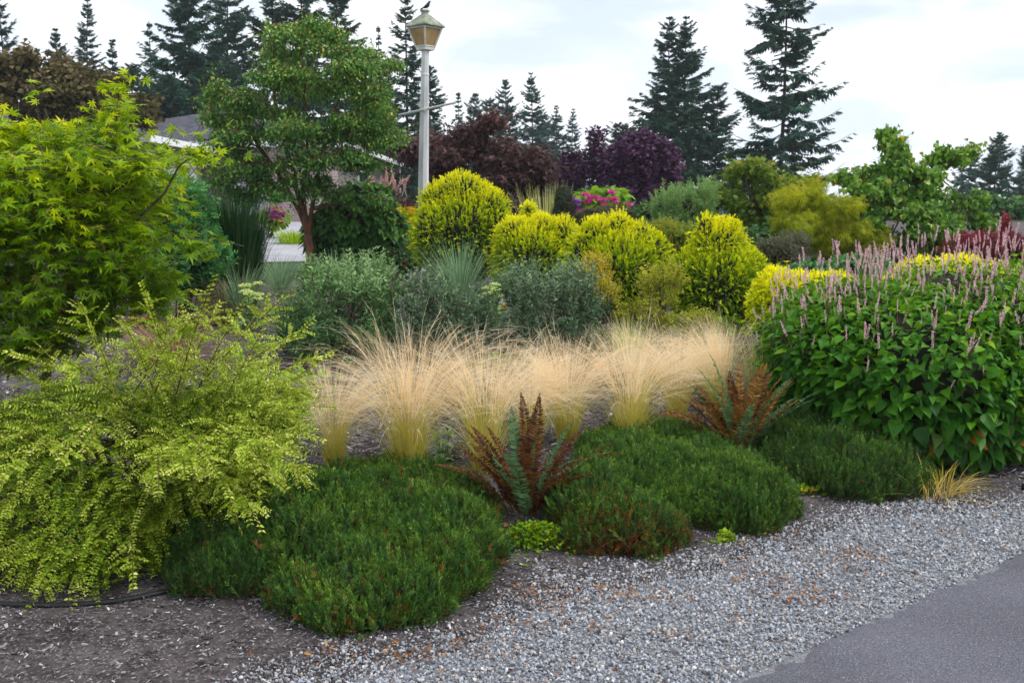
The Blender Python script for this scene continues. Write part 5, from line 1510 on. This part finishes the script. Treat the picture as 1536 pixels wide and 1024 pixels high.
# ---- dark conifers
M_fir = leafmat("fir_needle", [(0, (.010, .032, .024)), (.5, (.027, .074, .050)), (.85, (.055, .12, .07)), (1, (.10, .12, .055))], trans=.08, rough=.65, spec=.2)
M_fir2 = leafmat("hazed_fir_needle", [(0, (.022, .055, .050)), (.5, (.052, .11, .095)), (1, (.09, .17, .14))], trans=.08, rough=.65, spec=.2)  # paler bluish needles: distance haze painted into the colour
M_ftr = surf("fir_bark", (.035, .028, .024), (.075, .062, .052), 6, .95, .3)
def fir(label, px, ytop, Y, halfw, seed, sparse=0.0, mat=None, twist=.0, z0=.06, tops=((0, 1),), droop=.35, power=.85, name="fir_tree", dens=1.0, twl=.95, big=()):
    g = np.random.default_rng(seed)
    b = bp(px, Y)
    t = thing(name, label, "conifer", b, "dark conifers behind the garden")
    ml, mt = Mesh(), Mesh()
    ztop = at(px, ytop, Y)[2]
    s = Y / F
    for dx, k in tops:
        bb = b + np.array([dx * s, g.normal(0, .3), 0]) if dx else b
        H = (ztop - b[2]) * k
        W = halfw * s * (k if dx else 1) * (1.4 if px < 560 else 1.45 if 680 < px < 900 else 1.1)
        bow = g.normal(0, .012, 2)
        def axis(z):
            return bb + np.stack([bow[0] * H * np.sin(z / H * 3), bow[1] * H * np.sin(z / H * 3), z], -1)
        z_ = np.linspace(-.5, H, 16)
        mt.tube(axis(z_), np.linspace(.035 * H ** .8 * .5, .012, 16), 8)
        nlev = int((20 + H * 1.9) * dens)
        S, E, Dr = [], [], []
        for i in range(nlev):
            fz = z0 + (1 - z0) * ((i + g.random()) / nlev)
            z = H * fz
            nb = g.integers(4, 7)
            a0 = g.uniform(0, 6.28)
            for j in range(nb):
                if g.random() < sparse + .05:
                    continue
                a = a0 + j * 6.28 / nb + g.normal(0, .25)
                Lb = 1.25 * W * (1.005 - fz) ** power * g.uniform(.38, 1.18) * (1 if fz > .25 else .75 + fz) + .02 * W
                el = -.05 + .85 * fz ** 1.5 + g.normal(0, .20)
                S.append(axis(np.array(z))); E.append((math.cos(a) * Lb, math.sin(a) * Lb, math.sin(el) * Lb)); Dr.append(droop * Lb * (1 - fz * .8))
        for (bx, by, ex, ey) in big:          # single long limbs seen against the sky
            s0 = at(bx, by, Y); e0 = at(ex, ey, Y - .4)
            for q in range(3):
                S.append(s0 + g.normal(0, .1, 3)); E.append((e0 - s0) * g.uniform(.75, 1.0) + g.normal(0, .12, 3)); Dr.append(.12)
        S = np.array(S); E = np.array(E); Dr = np.array(Dr)
        tt = np.linspace(0, 1, 6)[None, :, None]
        C = S[:, None] + E[:, None] * tt - UP * (Dr[:, None, None] * 2 * tt * (1 - tt))
        mt.tubes(C, np.linspace(.035, .010, 6)[None] * (W / 3) ** .5, 3)
        # twigs
        per = 30 if px < 560 else 22
        n = len(S)
        u = g.uniform(.10, 1.03, (n, per)) ** .85
        P = S[:, None] + E[:, None] * u[..., None] - UP * (Dr[:, None] * 2 * u * (1 - u))[..., None]
        Ln = np.linalg.norm(E, axis=1)
        ed = nrm(E)
        sd = nrm(np.cross(ed, UP))
        sg = g.choice([-1, 1], (n, per))
        D = nrm(ed[:, None] * g.uniform(.5, 1.1, (n, per, 1)) + sd[:, None] * (sg * g.uniform(.2, 1.0, (n, per)))[..., None] - UP * g.uniform(-.05, .65, (n, per, 1)))
        ln = (.10 + .34 * np.minimum(Ln, 2.6)[:, None] * (1.15 - u)) * g.uniform(.6, 1.25, (n, per)) * twl * 1.15
        ln = np.clip(ln, .13, .85)
        Z = nrm(UP + g.normal(0, .35, (n, per, 3)))
        ti = np.clip(g.normal(.5, .14, (n, per)) + .12 * (u - .5) + g.normal(0, .08, (n, 1)), 0, 1)
        ml.inst(FEATHER3, P.reshape(-1, 3), frames(D.reshape(-1, 3), Z.reshape(-1, 3)), ln.reshape(-1), 0, ti.reshape(-1))
        # leader tip
        k2 = 26
        q = g.uniform(.93, 1.0, k2) * H
        a = g.uniform(0, 6.28, k2)
        ml.inst(FEATHER3, axis(q), frames(np.column_stack([np.cos(a), np.sin(a), g.uniform(.5, 1.5, k2)]), np.tile(UP, (k2, 1)) + g.normal(0, .3, (k2, 3))), (.10 + (H - q) * .28) * .9, 0, .5)
    ml.build("crown", mat or M_fir, t)
    mt.build("trunk", M_ftr, t)
    return t
fir("tall ragged fir cut off by the frame's top, with long bare limbs reaching sideways", 1160, -70, 46, 78, 601, .22, droop=.5, power=.55, z0=.02, dens=.95, big=[(1165, 225, 1250, 195), (1160, 255, 1222, 240), (1160, 150, 1234, 135), (1160, 160, 1098, 136), (1158, 90, 1222, 68), (1160, 225, 1085, 230), (1160, 60, 1115, 80)])
fir("double topped full fir in the middle of the skyline, beside a shorter one", 1005, 28, 52, 74, 602, .06, tops=((-10, 1), (12, .995)), power=.8, droop=.2)
fir("shorter dark fir leaning on the double topped fir's flank", 1068, 128, 50, 50, 603, .1, power=.7, droop=.2)
fir("dark fir standing right of the dogwood, tallest of the far pair", 1480, 200, 62, 44, 604, .03, power=.8)
fir("dark fir at the frame's right edge, next to another", 1525, 208, 64, 36, 605, .05, power=.8)
fir("grey green fir top half hidden by the dogwood's upper tiers", 1440, 215, 70, 34, 606, .05, power=.8, mat=M_fir2)
fir("dark conifer touching the frame's right border low behind the crimson maple", 1560, 240, 60, 40, 607, .05)
fir("small dark fir tip showing through the dogwood's left branches", 1322, 225, 66, 26, 608, .1, mat=M_fir2)
# centre distance
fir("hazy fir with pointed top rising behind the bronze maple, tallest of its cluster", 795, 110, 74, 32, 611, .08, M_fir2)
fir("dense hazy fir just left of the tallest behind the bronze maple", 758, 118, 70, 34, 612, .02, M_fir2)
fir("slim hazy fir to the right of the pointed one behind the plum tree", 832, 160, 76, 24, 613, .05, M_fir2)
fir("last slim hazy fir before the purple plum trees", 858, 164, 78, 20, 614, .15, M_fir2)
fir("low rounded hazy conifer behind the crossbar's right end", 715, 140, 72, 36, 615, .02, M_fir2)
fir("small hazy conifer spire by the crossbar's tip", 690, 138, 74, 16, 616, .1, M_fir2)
# behind the lamp
fir("dark sparse fir directly behind the lantern", 614, -20, 54, 50, 621, .12, power=.75)
fir("bushy dark fir right behind the lamp post's shaft", 650, 100, 50, 40, 622, .02, power=.7)
fir("thin fir tip between red barked maple and lantern", 575, 40, 60, 18, 623, .15)
# left skyline
fir("sparse fir cut off by the frame's top in the left corner", 30, -10, 58, 40, 631, .25, power=.7)
fir("slender pale fir against the sky left of the broader pair", 160, 0, 62, 34, 632, .2, power=.8, mat=M_fir2)
fir("leaning dark fir just right of the slender pale one", 192, 60, 58, 34, 633, .12)
fir("thin open fir spire standing alone before the big dark firs", 246, 32, 62, 22, 634, .3, mat=M_fir2)
fir("big dark fir, cut off by the frame's top, left of the red barked maple", 302, -80, 50, 64, 635, .1, power=.7)
fir("dark fir rising out of the red barked maple's left shoulder", 365, -60, 54, 50, 636, .15, power=.7)
fir("dark fir behind the red barked maple's top, left of the middle", 425, -90, 56, 44, 637, .22, power=.6)
fir("dark fir behind the red barked maple's top, in the middle", 470, -100, 56, 46, 638, .2, power=.6)
fir("dark fir behind the red barked maple's top, right of the middle", 518, -80, 54, 42, 639, .15, power=.6)
fir("low dense dark conifer behind the house roof", 268, 118, 46, 66, 640, 0, power=.6)
fir("low dense conifer behind the brownish tree at the frame's left edge", 0, 90, 50, 70, 641, 0, power=.6)
fir("dim conifer between brownish trees and slender pale fir", 110, 45, 60, 40, 642, .1)
fir("broad dark conifer hidden behind the red barked maple's right side", 560, 120, 52, 60, 643, 0, power=.6)
fir("broad dark conifer hidden low behind the plum trees", 930, 190, 58, 60, 644, .05, power=.6)

fir("middling dark conifer filling the skyline over the thin brownish tree", 140, 95, 56, 54, 645, .05, power=.6)
fir("middling dark conifer between thin open spire and big dark fir", 218, 100, 54, 50, 646, .05, power=.6)
fir("middling dark conifer tucked under the big fir beside the red barked maple", 335, 75, 52, 60, 647, .05, power=.6)
fir("dark conifer just left of the sparse fir behind the lantern", 585, 95, 58, 40, 648, .08, power=.65)
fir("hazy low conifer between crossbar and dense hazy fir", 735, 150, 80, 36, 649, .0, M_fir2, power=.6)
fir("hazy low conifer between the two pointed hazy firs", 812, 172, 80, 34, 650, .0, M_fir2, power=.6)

# ================================================================ HOUSE
M_rf = surf("roof_shingle", (.040, .040, .056), (.085, .085, .112), 4, .9, .3, stretch=(1, 1, 4))
M_wl = surf("painted_wall", (.17, .15, .14), (.22, .195, .18), 3, .9, .05)
M_wht = surf("white_fascia", (.70, .71, .74), (.80, .80, .82), 6, .6, .05)
M_door = surf("garage_door_paint", (.48, .48, .54), (.58, .58, .62), 5, .6, .05)
M_soff = surf("soffit", (.14, .12, .11), (.2, .17, .16), 5, .9, .05)
M_win = surf("window_glass", (.02, .025, .03), (.05, .055, .06), 1, .08, 0, spec=.8)
mb = bpy.data.materials.new("house_brick"); mb.use_nodes = True
n_ = mb.node_tree; bk = n_.nodes.new("ShaderNodeTexBrick"); tc = n_.nodes.new("ShaderNodeTexCoord"); mp = n_.nodes.new("ShaderNodeMapping")
mp.inputs["Rotation"].default_value = (R(90), 0, 0)
n_.links.new(tc.outputs["Object"], mp.inputs[0]); n_.links.new(mp.outputs[0], bk.inputs["Vector"])
bk.inputs["Scale"].default_value = 2.6
bk.inputs["Color1"].default_value = (.36, .25, .22, 1); bk.inputs["Color2"].default_value = (.46, .34, .31, 1); bk.inputs["Mortar"].default_value = (.5, .47, .45, 1)
bk.inputs["Mortar Size"].default_value = .03
n_.links.new(bk.outputs["Color"], n_.nodes["Principled BSDF"].inputs["Base Color"]); n_.nodes["Principled BSDF"].inputs["Roughness"].default_value = .9

hp = np.array([-11.0, 40.0, float(gz(-11, 40))])
hz0 = hp[2] - .6
t = thing("house", "low house with grey shingled hip roof and white gutters behind the trees", "house", hp)
def wing(x0, x1, y0, y1, ze, slope, over=.55):
    """x0,x1,y0,y1: wall faces; ze eave height"""
    m = Mesh(); m.box(((x0 + x1) / 2, (y0 + y1) / 2, (hz0 + ze) / 2), (x1 - x0, y1 - y0, ze - hz0))
    m.build("wall", M_wl, t)
    X0, X1, Y0, Y1 = x0 - over, x1 + over, y0 - over, y1 + over
    hw = min(X1 - X0, Y1 - Y0) / 2; zr = ze + .12 + hw * slope
    m = Mesh()
    zb = ze + .03
    if X1 - X0 < Y1 - Y0:
        r0, r1 = ((X0 + X1) / 2, Y0 + hw, zr), ((X0 + X1) / 2, Y1 - hw, zr)
        f = [(1, 2, 5, 4), (3, 0, 4, 5)]; f3 = [(0, 1, 4), (2, 3, 5)]
    else:
        r0, r1 = (X0 + hw, (Y0 + Y1) / 2, zr), (X1 - hw, (Y0 + Y1) / 2, zr)
        f = [(0, 1, 5, 4), (2, 3, 4, 5)]; f3 = [(3, 0, 4), (1, 2, 5)]
    V = [(X0, Y0, zb + .1), (X1, Y0, zb + .1), (X1, Y1, zb + .1), (X0, Y1, zb + .1), r0, r1]
    m.add(V, [f, f3])
    m.build("roof", M_rf, t)
    m = Mesh(); m.add([(X0 + .01, Y0 + .01, ze + .005), (X1 - .01, Y0 + .01, ze + .005), (X1 - .01, Y1 - .01, ze + .005), (X0 + .01, Y1 - .01, ze + .005)], [[(3, 2, 1, 0)]])
    m.build("soffit", M_soff, t)
    m = Mesh()
    for c, s in [(((X0 + X1) / 2, Y0 - .05, ze + .07), (X1 - X0 + .2, .1, .2)), (((X0 + X1) / 2, Y1 + .05, ze + .07), (X1 - X0 + .2, .1, .2)),
                 ((X1 + .05, (Y0 + Y1) / 2, ze + .07), (.1, Y1 - Y0, .2)), ((X0 - .05, (Y0 + Y1) / 2, ze + .07), (.1, Y1 - Y0, .2))]:
        m.box(c, s)
    m.build("gutter", M_wht, t)
wing(-19, -10.6, 28.5, 34.4, 3.35, .30)
wing(-17, -6.3, 35.6, 67, 3.62, .28)
m = Mesh(); m.box((-6.02, 52, 2.0), (.52, .7, 3.2)); m.build("brick_pier", mb, t)
m = Mesh(); m.box((-7.6, 35.55, 2.0), (2.9, .09, 3.2)); m.build("brick_wall", mb, t)
m = Mesh(); m.box((-10.57, 31.4, 2.1), (.06, 4.6, 2.2))
for i in range(4):
    m.box((-10.535, 31.4, 1.25 + i * .55), (.02, 4.5, .5))
m.build("garage_door", M_door, t)
m = Mesh(); m.box((-6.27, 42.3, 2.3), (.06, 2.4, 1.5)); w_ = m.build("window", M_wht, t)
m = Mesh(); m.box((-6.23, 42.3, 2.3), (.03, 2.2, 1.3)); m.build("pane", M_win, w_)
m = Mesh(); m.box((-9.3, 35.48, 2.3), (1.2, .06, 2.2)); d0 = m.build("door", M_door, t)

# ================================================================ AIR
M_haze = bpy.data.materials.new("haze_air"); M_haze.use_nodes = True
n_ = M_haze.node_tree; n_.nodes.clear()
o_ = n_.nodes.new("ShaderNodeOutputMaterial"); v_ = n_.nodes.new("ShaderNodeVolumePrincipled")
v_.inputs["Density"].default_value = .0006
v_.inputs["Color"].default_value = (.86, .92, 1.0, 1)
n_.links.new(v_.outputs[0], o_.inputs["Volume"])
m = Mesh()
m.box((0, 145, 14.5), (612, 362, 33))
struct(m.build("haze", M_haze), "stuff")
sc.cycles.volume_bounces = 0
